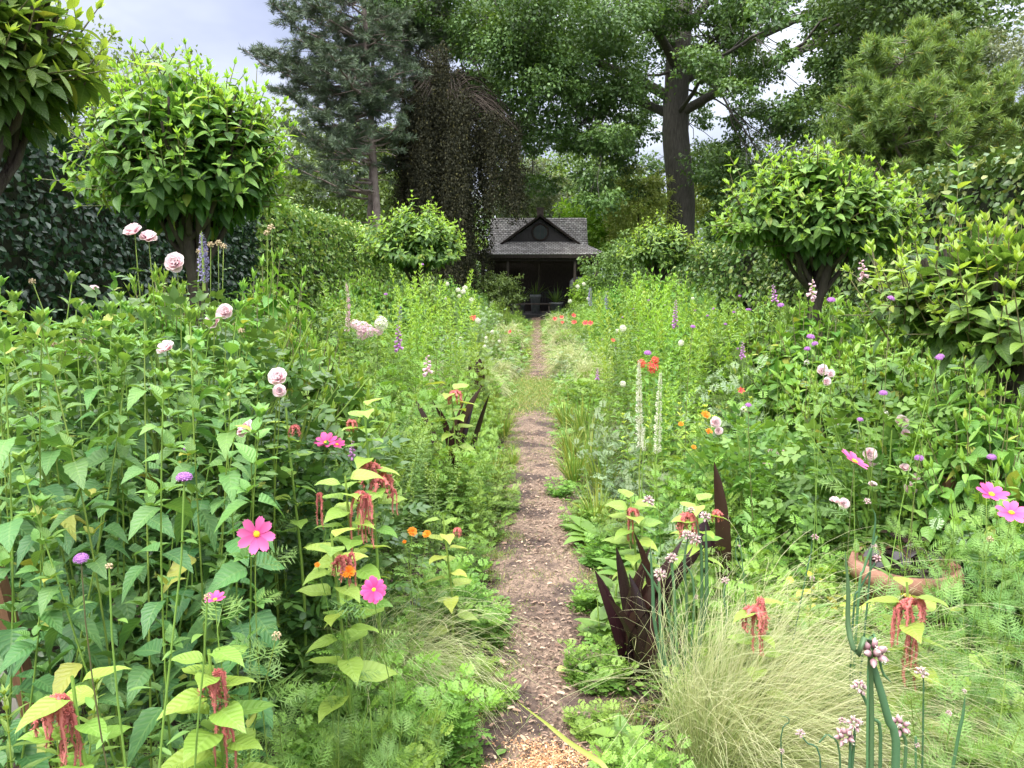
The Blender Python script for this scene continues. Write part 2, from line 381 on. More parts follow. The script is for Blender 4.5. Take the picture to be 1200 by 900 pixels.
G['barkg'] = plain('grey_bark', (.06, .054, .048), (.15, .137, .12), .9, 5, 1.0, stretch=(4, 4, .5), dist=.05)
G['barkp'] = plain('pine_bark', (.13, .10, .085), (.24, .20, .175), .9, 6, 1.0, stretch=(2, 2, .8), dist=.04)
G['twig'] = plain('dark_twig_core', (.012, .016, .008), (.035, .04, .018), .95, 14, .8)
G['tan'] = petalmat('dried_petal', (.35, .25, .14), (.55, .45, .28), .8, .1)
G['pink'] = petalmat('pale_pink_petal', (.95, .47, .57), (.96, .84, .85), .55, .55)
G['hot'] = petalmat('magenta_petal', (.55, .03, .20), (.74, .11, .33), .5, .25)
G['cpink'] = petalmat('cosmos_pink_petal', (.50, .045, .21), (.68, .15, .36), .5, .3)
G['verb'] = petalmat('verbena_floret', (.30, .08, .36), (.56, .28, .62), .6, .2)
G['mauve'] = petalmat('mauve_bell', (.42, .13, .45), (.68, .36, .66), .55, .3)
G['ppink'] = petalmat('soft_pink_floret', (.72, .42, .52), (.84, .62, .68), .55, .3)
G['white'] = petalmat('white_floret', (.62, .62, .42), (.80, .79, .68), .6, .25)
G['orange'] = petalmat('orange_petal', (.70, .13, .01), (.85, .28, .02), .55, .2)
G['red'] = petalmat('coral_petal', (.60, .04, .05), (.80, .12, .10), .55, .3)
G['lav'] = petalmat('lavender_spike', (.22, .20, .38), (.38, .34, .52), .6, .2)
G['yell'] = petalmat('yellow_disc', (.65, .30, .01), (.85, .55, .03), .7, .0)
G['tass'] = petalmat('tassel_fuzz', (.46, .09, .09), (.68, .25, .22), .9, .15)
G['bulb'] = petalmat('bulbil_skin', (.16, .04, .07), (.55, .38, .38), .35, .05)
G['shade'] = petalmat('purple_bud', (.12, .03, .07), (.30, .12, .18), .5, .1)
# ------------------------------------------------------------------ plant generators (each returns part lists or meshes)
Zv = np.array([0, 0, 1.])
T_HYS = [leaf_tpl(8, .56, .62, .14, c, serr=.07, petiole=.12) for c in (.22, .42)]
T_HYD = [leaf_tpl(5, .52, .78, .16, c) for c in (.10, .22, .34)]
T_HYDS = [leaf_tpl(5, .68, .72, .14, c, serr=.04) for c in (.12, .28)]
T_TIP = leaf_tpl(4, .36, .72, .16, .02)
T_NAR = [leaf_tpl(4, .26, .7, .16, c) for c in (.15, .35)]
T_LAN = leaf_tpl(3, .36, .7, .14, .22)
T_AMA = [leaf_tpl(7, .60, .72, .10, c, petiole=.16, wave=.25) for c in (.30, .48)]
T_FROND = [frond_tpl(5, .32, d, 3) for d in (.15, .35)]
T_FRONDF = [frond_tpl(5, .34, d, 2, .6) for d in (.25,)]
T_COS = [frond_tpl(6, .34, d, fine=True) for d in (.1, .3)]
T_ROSE = compound_tpl()
T_DIA = diamond(.62, .12, .15); T_DIAN = diamond(.34, .08, .2); T_LOW = leaf_tpl(2, .62, .75, .12, .18); T_LOWN = leaf_tpl(2, .36, .75, .12, .22)
T_MUL = [leaf_tpl(6, .46, .8, .08, .35, wave=.15)]

def curve(p0, d0, L, m, droop=0.0, rng=None, wob=0.0):
    """n arcs from p0 in direction d0 (n,3), bending down (droop>0) or up"""
    p0 = np.atleast_2d(p0); d0 = unit(np.atleast_2d(d0)); n = max(len(p0), len(d0)); L = np.broadcast_to(L, (n,)); dr = np.broadcast_to(droop, (n,))
    t = np.linspace(0, 1, m)
    P = p0[:, None]+d0[:, None]*(L[:, None]*t[None])[..., None]
    P[..., 2] -= (dr*L)[:, None]*t[None]**2
    if wob and rng is not None:
        ph = rng.random((n, 2))*6.28
        P[..., 0] += wob*np.sin(t[None]*5+ph[:, :1])*t[None]*L[:, None]; P[..., 1] += wob*np.sin(t[None]*4+ph[:, 1:])*t[None]*L[:, None]
    return P

def leafy(seed, h, nst, tpl, lf, leafm, stemm, spread=.12, splay=.12, node=.07, n0=.12, droop=-.1, rise=.35, young=.75, whorl=2, small=.45, stemr=.0035, axil=0, dens=1.0, wig=.03):
    """upright stems with leaves in pairs or whorls, smaller and paler towards the tip"""
    rng = np.random.default_rng(seed); ms, ml = MB(), MB()
    tpl = tpl if isinstance(tpl, list) else [tpl]
    for i in range(nst):
        a = rng.random()*6.28; rr = spread*math.sqrt(rng.random()); p0 = np.array([rr*math.cos(a), rr*math.sin(a), 0])
        d = unit(np.array([math.cos(a)*splay*(.3+rng.random()), math.sin(a)*splay*(.3+rng.random()), 1.]))
        H = h*(.72+.28*rng.random()) if nst > 1 else h
        C = curve(p0, d, H, 14, .0, rng, wig)[0]
        ms.tubes(C, np.linspace(stemr, stemr*.45, 14), 5, r=rng.random(), age=.4)
        z = n0*H; k = 0; az = rng.random()*6.28
        while z < H*.985:
            u = z/H; idx = u*13; i0 = min(12, int(idx)); P = C[i0]+(C[i0+1]-C[i0])*(idx-i0)
            T = unit(C[i0+1]-C[i0]); ta = az+k*(math.pi/whorl)+rng.normal()*.15
            ang = ta+np.arange(whorl)*2*math.pi/whorl
            s_ = lf*((1-u)**.45*(1-small*.3)+small*.35)*(.8+.4*rng.random())*min(1, .55+u*1.2)
            up = rise+1.2*max(0, u-.82)/.18 + rng.normal()*.18
            D = np.stack([np.cos(ang), np.sin(ang), np.full(whorl, up)], 1)
            Nn = np.stack([-np.cos(ang)*up, -np.sin(ang)*up, np.ones(whorl)], 1)+rng.normal(size=(whorl, 3))*.15
            keep = rng.random(whorl) < dens
            ag = np.clip((u-.7)/.3, 0, 1)*young+rng.random(whorl)*.12
            if keep.any():
                ml.place(tpl[rng.integers(len(tpl))], np.repeat(P[None], whorl, 0)[keep], D[keep], Nn[keep], s_*(.85+.3*rng.random(keep.sum())), age=ag[keep], rng=rng)
            if axil and u > .15:
                for q in range(whorl):
                    if rng.random() < axil:
                        na = 4; aa = rng.random()*6.28+np.arange(na)*1.57
                        bd = unit(np.array([math.cos(ang[q]), math.sin(ang[q]), 1.0])); bp = P+bd*lf*.18
                        DD = bd[None]*.7+np.stack([np.cos(aa), np.sin(aa), np.zeros(na)], 1)*.8
                        ml.place(tpl[0], np.repeat(bp[None], na, 0), DD, np.tile(Zv, (na, 1)), lf*.33, age=.55, rng=rng)
            z += node*(.85+.3*rng.random())*(1.15-.75*u**3); k += 1
        # tip rosette
        P = C[-1]; na = 6; aa = np.arange(na)*1.05+rng.random()
        DD = np.stack([np.cos(aa)*.6, np.sin(aa)*.6, np.full(na, 1.0)], 1)
        ml.place(tpl[0], np.repeat(P[None], na, 0), DD, np.stack([-np.cos(aa), -np.sin(aa), np.full(na, .6)], 1), lf*small*.55, age=young, rng=rng)
    return [('stem', ms.mesh('stem', G[stemm])), ('foliage', ml.mesh('foliage', G[leafm]))]

def ferny(seed, h, rad, nst, fl, leafm='fern', fronds=9, tpls=None, splay=.45, young=.5, basal=14):
    """bushy clump of branching stems with divided leaves"""
    rng = np.random.default_rng(seed); ms, ml = MB(), MB(); tpls = tpls or T_FROND
    for i in range(nst):
        a = rng.random()*6.28; rr = rad*.45*math.sqrt(rng.random()); p0 = [rr*math.cos(a), rr*math.sin(a), 0]
        b = a+rng.normal()*.5; H = h*(.55+.45*rng.random())*(1.08-.35*rr/rad)
        d = np.array([math.cos(b)*splay*(rng.random()), math.sin(b)*splay*rng.random(), 1.])
        C = curve(p0, d, H, 8, .0, rng, .04)[0]
        ms.tubes(C, np.linspace(.003, .0012, 8), 4, r=rng.random(), age=.3)
        u = np.sort(rng.random(fronds)*.85+.15); u[-1] = .99
        idx = u*7; i0 = np.minimum(6, idx.astype(int)); P = C[i0]+(C[i0+1]-C[i0])*(idx-i0)[:, None]
        ang = rng.random()*6.28+np.arange(fronds)*2.4
        up = .35+.9*u**3+rng.normal(size=fronds)*.2
        D = np.stack([np.cos(ang), np.sin(ang), up], 1); Nn = np.stack([-np.cos(ang)*up, -np.sin(ang)*up, np.ones(fronds)], 1)+rng.normal(size=(fronds, 3))*.2
        s_ = fl*(.65+.5*rng.random(fronds))*(1-.35*u)
        ag = np.clip((u-.5)*1.6, 0, 1)*young+rng.random(fronds)*.15
        for t in range(len(tpls)):
            k = np.arange(fronds) % len(tpls) == t
            ml.place(tpls[t], P[k], D[k], Nn[k], s_[k], age=ag[k], rng=rng)
    n = basal
    if n:
        ang = rng.random(n)*6.28; up = .25+.6*rng.random(n)
        D = np.stack([np.cos(ang), np.sin(ang), up], 1); Nn = np.stack([-np.cos(ang)*up, -np.sin(ang)*up, np.ones(n)], 1)
        P = np.stack([np.cos(ang)*rad*.3, np.sin(ang)*rad*.3, np.full(n, .03)], 1)
        ml.place(tpls[0], P, D, Nn, fl*1.4*(.7+.5*rng.random(n)), age=rng.random(n)*.2, rng=rng)
    return [('stem', ms.mesh('stem', G['stem'])), ('foliage', ml.mesh('foliage', G[leafm]))]

def fib(n, rng, zmin=-1.0):
    i = np.arange(n)+.5; z = 1-(1-zmin)*i/n; ph = i*2.39996+rng.random()*6; r_ = np.sqrt(np.clip(1-z*z, 0, 1))
    v = np.stack([r_*np.cos(ph), r_*np.sin(ph), z], 1)+rng.normal(size=(n, 3))*.07
    return unit(v)

def shoots(ml, ms, P, D, L, tpls, lf, rng, pairs=4, young=.8, droopdark=True):
    """shoots with opposite leaf pairs ending in an upright pale rosette"""
    n = len(P)
    ms.tubes(curve(P, D, L, 4), np.broadcast_to(np.linspace(.005, .0022, 4), (n, 4)), 4, rng=rng, age=.2)
    az = rng.random(n)*6.28
    ref = unit(np.cross(D, [.3, .2, 1.])); rf2 = np.cross(D, ref)
    for k in range(pairs+2):
        u = (k+.5)/(pairs+1.2) if k < pairs else (.97+.02*(k-pairs)); c = P+D*(L*u)[:, None] if np.ndim(L) else P+D*L*u
        for q in range(2 if k < pairs else 3):
            a = az+k*math.pi/2+(q*math.pi if k < pairs else q*2.09)+rng.normal(size=n)*.25
            side = ref*np.cos(a)[:, None]+rf2*np.sin(a)[:, None]
            if k < pairs: DD = side+D*(-.05+.28*k)[..., None] if False else side+D*(.0+.2*k)-np.array([0, 0, .30*(1-k/pairs)])
            else: DD = side*.75+D*1.0+np.array([0, 0, .35])
            Nn = D*.8+np.array([0, 0, .7])+rng.normal(size=(n, 3))*.15
            s_ = lf*(1.12-.5*k/(pairs+1))*(.62+.62*rng.random(n))
            if k >= pairs: s_ = s_*.72
            ag = np.clip((k-pairs*.2)/(pairs*.75), 0, 1)*young*(.35+.65*np.clip(D[:, 2]+.3, 0, 1))+rng.random(n)*.1
            t = tpls[rng.integers(len(tpls))] if k < pairs-1 else T_TIP
            ml.place(t, c, DD, Nn, s_, age=np.clip(ag, 0, 1), rng=rng)

def std_hydrangea(seed, rx, rz, zc, nsh, lf, zmin=-.75, trunks=3, lean=(0, 0), lumps=7, ry=None, lsh=1.0, upb=.75):
    """hydrangea grown as a small tree: twisting stems under a domed crown of opposite leaves; base at 0,0,0"""
    rng = np.random.default_rng(seed); ml, ms, mt = MB(), MB(), MB(); ry = ry or rx
    c = np.array([lean[0], lean[1], zc]); lo = np.array([[0, 0, .16*rz], [.34*rx, -.1*ry, -.12*rz], [-.36*rx, .05*ry, -.05*rz], [.05*rx, .3*ry, .05*rz], [-.08*rx, -.32*ry, -.10*rz]])+rng.normal(size=(5, 3))*.06*rx; lw = rng.integers(0, 5, nsh)
    D = fib(nsh, rng, zmin)
    bump = np.zeros(nsh)
    for _ in range(lumps):
        v = unit(rng.normal(size=3)+[0, 0, .4]); bump += (.24-.1*(_ % 2))*np.exp(-((D-v)**2).sum(1)/.12)
    rr = (.74+bump+rng.normal(size=nsh)*.055)
    rr = rr*(1+.10*np.sin(D[:, 0]*4+seed)*np.sin(D[:, 2]*3+seed*2)); flat = np.where(D[:, 2] < 0, .62, 1.0)[:, None]**np.array([0, 0, 1.])
    P = c+lo[lw]+D*np.array([rx, ry, rz])*rr[:, None]*flat*.76
    L = lsh*(.15+.13*rng.random(nsh)+(rng.random(nsh) < .16)*.16)
    DD = unit(D+np.array([0, 0, upb])+rng.normal(size=(nsh, 3))*.24)
    low = D[:, 2] < -.25; DD[low] = unit(D[low]*[1, 1, .2]+np.array([0, 0, .1]))
    P = P-DD*L[:, None]*.7
    shoots(ml, ms, P, DD, L, T_HYD, lf, rng, young=1.0)
    ni = nsh*3; Di = unit(rng.normal(size=(ni, 3))); Pi = c+Di*np.array([rx, ry, rz*.8])*(.35+.33*rng.random(ni))[:, None]
    ml.place(T_HYD[1], Pi, Di+[0, 0, -.1], np.tile(Zv, (ni, 1))+rng.normal(size=(ni, 3))*.4, lf*1.05, age=0, rng=rng)
    # trunk and limbs
    for i in range(trunks):
        a = i*2.2+rng.random(); m = 10; t = np.linspace(0, 1, m)
        C = np.stack([math.cos(a)*.07*np.sin(t*5+i)+t*c[0]+math.cos(a)*.16*t**2*rx, math.sin(a)*.07*np.cos(t*4+i)+t*c[1]+math.sin(a)*.16*t**2*rx, t*(zc-rz*.35)], 1)
        mt.tubes(C, np.linspace(.055, .035, m), 8, r=rng.random())
        for j in range(9):
            d = unit(np.array([math.cos(a+j*.9), math.sin(a+j*.9), .25+.7*rng.random()])); s0 = C[-1-(j % 3)]
            tgt = c+d*np.array([rx, ry, rz])*.72; tt = np.linspace(0, 1, 7)[:, None]
            B = s0*(1-tt)+tgt*tt; B[:, 2] -= .12*np.sin(tt[:, 0]*3.14); B += rng.normal(size=B.shape)*.012
            mt.tubes(B, np.linspace(.026, .008, 7), 6, r=rng.random())
    return [('trunk', mt.mesh('trunk', G['bark'])), ('shoot_stem', ms.mesh('shoot_stem', G['stemr'])), ('crown', ml.mesh('crown', G['hyd']))]

def dome_shrub(seed, rx, ry, h, nsh, lf, leafm='hydS', tpls=None, pairs=3, young=.7, lumps=6):
    rng = np.random.default_rng(seed); ml, ms = MB(), MB(); tpls = tpls or T_HYDS
    D = fib(nsh, rng, 0.0); D[:, 2] = np.abs(D[:, 2]); bump = np.zeros(nsh)
    for _ in range(lumps):
        v = unit(rng.normal(size=3)+[0, 0, .6]); bump += .16*np.exp(-((D-v)**2).sum(1)/.12)
    P = D*np.array([rx, ry, h])*(.80+bump+rng.normal(size=nsh)*.05)[:, None]+[0, 0, .04]
    L = .16+.08*rng.random(nsh); DD = unit(D*[1, 1, .6]+np.array([0, 0, .7])+rng.normal(size=(nsh, 3))*.15)
    shoots(ml, ms, P-DD*L[:, None]*.6, DD, L, tpls, lf, rng, pairs=pairs, young=young)
    ni = nsh*2; Di = unit(rng.normal(size=(ni, 3))); Di[:, 2] = abs(Di[:, 2]); Pi = Di*np.array([rx, ry, h])*(.5+.3*rng.random(ni))[:, None]
    ml.place(tpls[0], Pi, Di, np.tile(Zv, (ni, 1))+rng.normal(size=(ni, 3))*.4, lf, age=0, rng=rng)
    n = 26; a = rng.random(n)*6.28
    tg = np.stack([np.cos(a)*rx*.6*rng.random(n), np.sin(a)*ry*.6*rng.random(n), h*(.5+.3*rng.random(n))], 1)
    ms.tubes(np.stack([tg*[.15, .15, 0], tg*[.5, .5, .55], tg], 1), np.broadcast_to([.008, .006, .004], (n, 3)), 5, rng=rng)
    return [('stem', ms.mesh('stem', G['stemr'])), ('foliage', ml.mesh('foliage', G[leafm]))]

def rose_foliage(seed, rx, ry, h, n, canes=26, leafm='rose', lf=.13):
    rng = np.random.default_rng(seed); ml, ms = MB(), MB()
    a = rng.random(canes)*6.28; d = np.stack([np.cos(a)*rx*rng.random(canes), np.sin(a)*ry*rng.random(canes), np.full(canes, h)], 1)*(.8+.25*rng.random((canes, 1)))
    C = np.stack([d*0, d*[.35, .35, .5], d*[.8, .8, .85], d], 1); C[:, 0, :2] = d[:, :2]*.1
    ms.tubes(C, np.broadcast_to([.007, .006, .004, .003], (canes, 4)), 5, rng=rng)
    D = fib(n, rng, 0); D[:, 2] = abs(D[:, 2]); rr = .45+.58*rng.random(n)**.6
    P = D*np.array([rx, ry, h])*rr[:, None]; P[:, 2] += .05
    DD = D+rng.normal(size=(n, 3))*.6+[0, 0, .2]; DD[:, 2] *= .6
    ml.place(T_ROSE, P, DD, np.tile(Zv, (n, 1))+rng.normal(size=(n, 3))*.45, lf*(.7+.5*rng.random(n)), age=np.clip((rr-.85)*3, 0, 1)*.6*rng.random(n), rng=rng)
    return [('stem', ms.mesh('stem', G['stem'])), ('foliage', ml.mesh('foliage', G[leafm]))]

def strap_clump(seed, n, L, w, leafm='strap', arch=.6, out=.5, rad=.08, m=8, fold=.12, tipage=.5, lean=(0, 0)):
    rng = np.random.default_rng(seed); mb = MB()
    a = rng.random(n)*6.28; o = out*np.sqrt(rng.random(n)); p0 = np.stack([np.cos(a)*rad*rng.random(n), np.sin(a)*rad*rng.random(n), np.zeros(n)], 1)
    d = np.stack([np.cos(a)*o+lean[0], np.sin(a)*o+lean[1], np.ones(n)], 1); LL = L*(.55+.45*rng.random(n))
    C = curve(p0, d, LL, m, arch*(.2+rng.random(n)*.9)*o/out, rng, .03)
    t = np.linspace(0, 1, m); wd = w*np.clip(np.minimum(1, (1-t)*2.2+.02)*(.6+.4*np.sin(t*3.14)), .02, 1)
    side = np.stack([-np.sin(a), np.cos(a), np.zeros(n)], 1)+rng.normal(size=(n, 3))*.25
    mb.ribbons(C, wd[None]*(.7+.5*rng.random((n, 1))), side, rng=rng, age=np.clip(rng.random(n)*tipage*1.6-.3*tipage, 0, 1), fold=fold)
    return mb.mesh('foliage', G[leafm])

def feather_clump(seed, n, L, lean=(0, 0), w=.0016, spread=.08, hairs=True, arch=.75, out=.42):
    """fine hair grass: green thready blades with pale silky plumes that arch over at the tips"""
    rng = np.random.default_rng(seed); b, pl = MB(), MB()
    a = rng.random(n)*6.28; o = out*rng.random(n)**.7
    p0 = np.stack([np.cos(a)*spread*rng.random(n), np.sin(a)*spread*rng.random(n), np.zeros(n)], 1)
    d = np.stack([np.cos(a)*o+lean[0], np.sin(a)*o+lean[1], np.ones(n)], 1); LL = L*(.5+.5*rng.random(n))
    C = curve(p0, d, LL, 9, arch*(.3+.7*rng.random(n)), rng, .05)
    C[..., :2] += (np.linspace(0, 1, 9)[None, :, None]**2)*np.array(lean)[None, None]*LL[:, None, None]*.7
    t = np.linspace(0, 1, 9)
    b.ribbons(C, w*(1.25-t)[None]*np.ones((n, 1)), None, rng=rng, age=np.clip(rng.random(n)*.9, 0, 1))
    k = n*4//5; i = rng.integers(0, n, k); D = unit(C[i, 8]-C[i, 6])
    P = C[i, 5+rng.integers(0, 4, k)]
    dd = unit(D+rng.normal(size=(k, 3))*.22+np.array([lean[0], lean[1], -.2]))
    H = curve(P, dd, L*(.25+.3*rng.random(k)), 6, .35+.3*rng.random(k), rng, .06)
    pl.ribbons(H, w*.8*np.array([1, .9, .8, .7, .5, .3])[None]*np.ones((k, 1)), None, rng=rng, age=.6+.4*rng.random(k))
    return [('blades', b.mesh('blades', G['feather'])), ('plume', pl.mesh('plume', G['feather']))]

# ------------------------------------------------------------------ flowers
def _ring(mb, tpl, n, s, elev, rng, ph=0, age=0, c=(0, 0, 0), jit=.08, r=None):
    a = ph+np.arange(n)*6.2832/n+rng.normal(size=n)*jit; e = elev+rng.normal(size=n)*jit
    D = np.stack([np.cos(a)*np.cos(e), np.sin(a)*np.cos(e), np.sin(e)], 1)
    Nn = np.stack([-np.cos(a)*np.sin(e), -np.sin(a)*np.sin(e), np.cos(e)], 1)
    mb.place(tpl, np.tile(np.array(c, float), (n, 1)), D, Nn, s*(.92+.16*rng.random(n)), r=r, age=age, rng=rng)
def bloom_rose(seed=1, m='pink', s=.045):
    rng = np.random.default_rng(seed); mb = MB(); p = petal_tpl(1.05, .35, 5, cols=5, roll=.12)
    for k, (n, e, q) in enumerate([(6, .15, 1.0), (6, .45, .95), (7, .75, .85), (7, 1.0, .75), (7, 1.2, .62), (6, 1.38, .5), (5, 1.5, .42)]):
        _ring(mb, p, n, s*q, e, rng, k*.5, c=(0, 0, .002*k))
    return mb.mesh('bloom', G[m])
def bloom_cosmos(seed=2, m='cpink', s=.042, cup=.12, n=8):
    rng = np.random.default_rng(seed); mb = MB(); _ring(mb, petal_tpl(.50, .08, 5, .08, 5, base=.15), n, s, cup, rng, jit=.05)
    _ring(mb, petal_tpl(.55, .05, 3, .08, 4, base=.2), n, s*.85, cup+.12, rng, .4, jit=.07) if n > 8 else None
    return mb.mesh('bloom', G[m])
def disc_mesh(s=.008):
    rng = np.random.default_rng(3); mb = MB(); mb.blob((0, 0, s*.2), s, 10, 6, sq=(1, 1, .55))
    d = fib(50, rng, .1); mb.place(T_DIAN, d*s*[1, 1, .55]+[0, 0, s*.2], d, np.tile([1., .2, .1], (50, 1)), s*.4, rng=rng)
    return mb.mesh('disc', G['yell'])
def bloom_verb(seed=4, s=.02, n=60, m='verb'):
    rng = np.random.default_rng(seed); mb = MB(); d = fib(n, rng, -.1)
    fl = petal_tpl(.7, .1, 1, cols=1)
    for q in range(4):
        a = q*1.57+.4; x = unit(np.cross(d, [.2, .3, 1.])); y = np.cross(d, x)
        mb.place(fl, d*s*[1, 1, .7], x*math.cos(a)+y*math.sin(a)+d*.3, d, s*.30, rng=rng)
    mb.blob((0, 0, 0), s*.8, 8, 5, sq=(1, 1, .65), r=.1)
    return mb.mesh('bloom', G[m])
def bloom_bells(seed, H, n, s, m='mauve', one_sided=False):
    """spike of hanging bells on its stalk, base at the origin"""
    rng = np.random.default_rng(seed); mb = MB(); mc = MB()
    for i in range(n):
        u = i/n; z = H*u; a = i*2.4+rng.random()*.4
        if one_sided: a = rng.normal()*1.2
        d = unit(np.array([math.cos(a), math.sin(a), -.55+.9*u])); L = s*(1.1-.75*u)
        C = np.array([[0, 0, z]]) + d*np.array([0, .25, .6, 1.0])[:, None]*L
        mb.tubes(C, np.array([.12, .26, .3, .42])*L*.9, 7, r=rng.random(), age=0)
    mc.tubes(np.array([[0, 0, -.02], [0, 0, H*.5], [.004, 0, H*1.12]]), [.003, .002, .001], 5)
    return [('bloom', mb.mesh('bloom', G[m])), ('stalk', mc.mesh('stalk', G['stem']))]
def bloom_spike(seed, H, n, s, w, m='white', tip=True):
    rng = np.random.default_rng(seed); mb = MB(); fl = petal_tpl(.8, .2, 1, cols=1)
    u = np.sort(rng.random(n)); a = np.arange(n)*2.4; rr = w*(1-.75*u**3)*(.4+.75*rng.random(n)); kp = (np.sin(u*47+seed)+rng.normal(size=n)*.9 > -.9) | (u > .85); u, a, rr = u[kp], a[kp], rr[kp]; n = len(u)
    P = np.stack([np.cos(a)*rr+.012*np.sin(u*3), np.sin(a)*rr, u*H], 1)
    for q in range(4):
        D = np.stack([np.cos(a+q*1.57)*.8, np.sin(a+q*1.57)*.8, np.sin(q*2.)*.9+.1*np.ones(n)], 1)+np.stack([np.cos(a), np.sin(a), 0*a], 1)*.5
        mb.place(fl, P, D, np.stack([np.cos(a), np.sin(a), np.full(n, .3)], 1), s*(1-.6*u**4)*(.7+.6*rng.random(n)), rng=rng)
    mc = MB(); mc.tubes(np.array([[0, 0, -.03], [.002, 0, H*.5], [0, 0, H*1.04]]), [.005, .004, .001], 6, age=.5)
    k = n//3; mc.place(T_DIAN, P[:k*3:3]*[.7, .7, 1], P[:k*3:3]*[1, 1, 0]+[0, 0, .01], np.tile(Zv, (k, 1)), s*1.1, age=.7, rng=rng)
    return [('bloom', mb.mesh('bloom', G[m])), ('stalk', mc.mesh('stalk', G['stem']))]
def bloom_head(seed, s, n, m, fl=.35, pet=5, flat=.7, zmin=0.0):
    """rounded head of small open florets"""
    rng = np.random.default_rng(seed); mb = MB(); d = fib(n, rng, zmin); t = petal_tpl(.8, .1, 1, cols=2)
    x = unit(np.cross(d, [.2, .3, 1.])); y = np.cross(d, x); rr = .75+.3*rng.random(n)
    for q in range(pet):
        a = q*6.283/pet; mb.place(t, d*s*[1, 1, flat]*rr[:, None], x*math.cos(a)+y*math.sin(a)+d*.15, d, s*fl, rng=rng)
    return mb.mesh('bloom', G[m])
def bloom_daisy(seed, s, m='orange', core=.3):
    rng = np.random.default_rng(seed); mb = MB()
    for k in range(3): _ring(mb, petal_tpl(.3, .05, 2, cols=2), 16, s*(1-.15*k), .15+.22*k, rng, k*.2)
    return mb.mesh('bloom', G[m])
def bloom_bulbils(seed, s, n=11, fl=20):
    rng = np.random.default_rng(seed); mb = MB(); mf = MB(); d = fib(n, rng, -.4)
    for i in range(n):
        c = d[i]*s*.55; V0 = len(mb.V)
        mb.tubes(np.array([c, c+d[i]*s*.25, c+d[i]*s*.6, c+d[i]*s*.95])+0, np.array([.12, .34, .28, .03])*s, 8, r=rng.random(), age=0)
    d2 = fib(fl, rng, -.3); x = unit(np.cross(d2, [.2, .3, 1.]))
    for q in range(4):
        y = np.cross(d2, x); mf.place(petal_tpl(.6, .2, 1, cols=1), d2*s*(1.0+.35*rng.random((fl, 1))), x*math.cos(q*1.57)+y*math.sin(q*1.57)+d2*.6, d2, s*.28, rng=rng)
    mf.tubes(np.stack([d2*s*.2, d2*s*1.15], 1), .0006, 3, age=0)
    return mb.mesh('bulbils', G['bulb']), mf.mesh('florets', G['white'])
def tassel(seed, L, s=.008, n=3, out=.3):
    """drooping fuzzy ropes of tiny florets from the origin"""
    rng = np.random.default_rng(seed); mb = MB()
    for i in range(n):
        a = i*6.28/n+rng.random(); m = 14; t = np.linspace(0, 1, m); Li = L*(.5+.5*rng.random())
        C = np.stack([np.cos(a)*out*L*np.sin(t*1.8), np.sin(a)*out*L*np.sin(t*1.8), .18*L*np.sin(t*3.0)-Li*t**1.6], 1)+rng.normal(size=(m, 3))*.002
        w = s*(1-.6*t**2)*(1+.15*rng.normal(size=m)); mb.tubes(C, w*.72, 7, r=rng.random())
        k = int(260*Li/.2); ii = rng.random(k)*(m-1.01); j = ii.astype(int); P = C[j]+(C[j+1]-C[j])*(ii-j)[:, None]; D = unit(rng.normal(size=(k, 3)))
        mb.place(T_DIAN, P+D*(w[j]*.55)[:, None], D+[0, 0, -.3], unit(rng.normal(size=(k, 3))), s*.95, rng=rng)
    return mb.mesh('tassel', G['tass'])

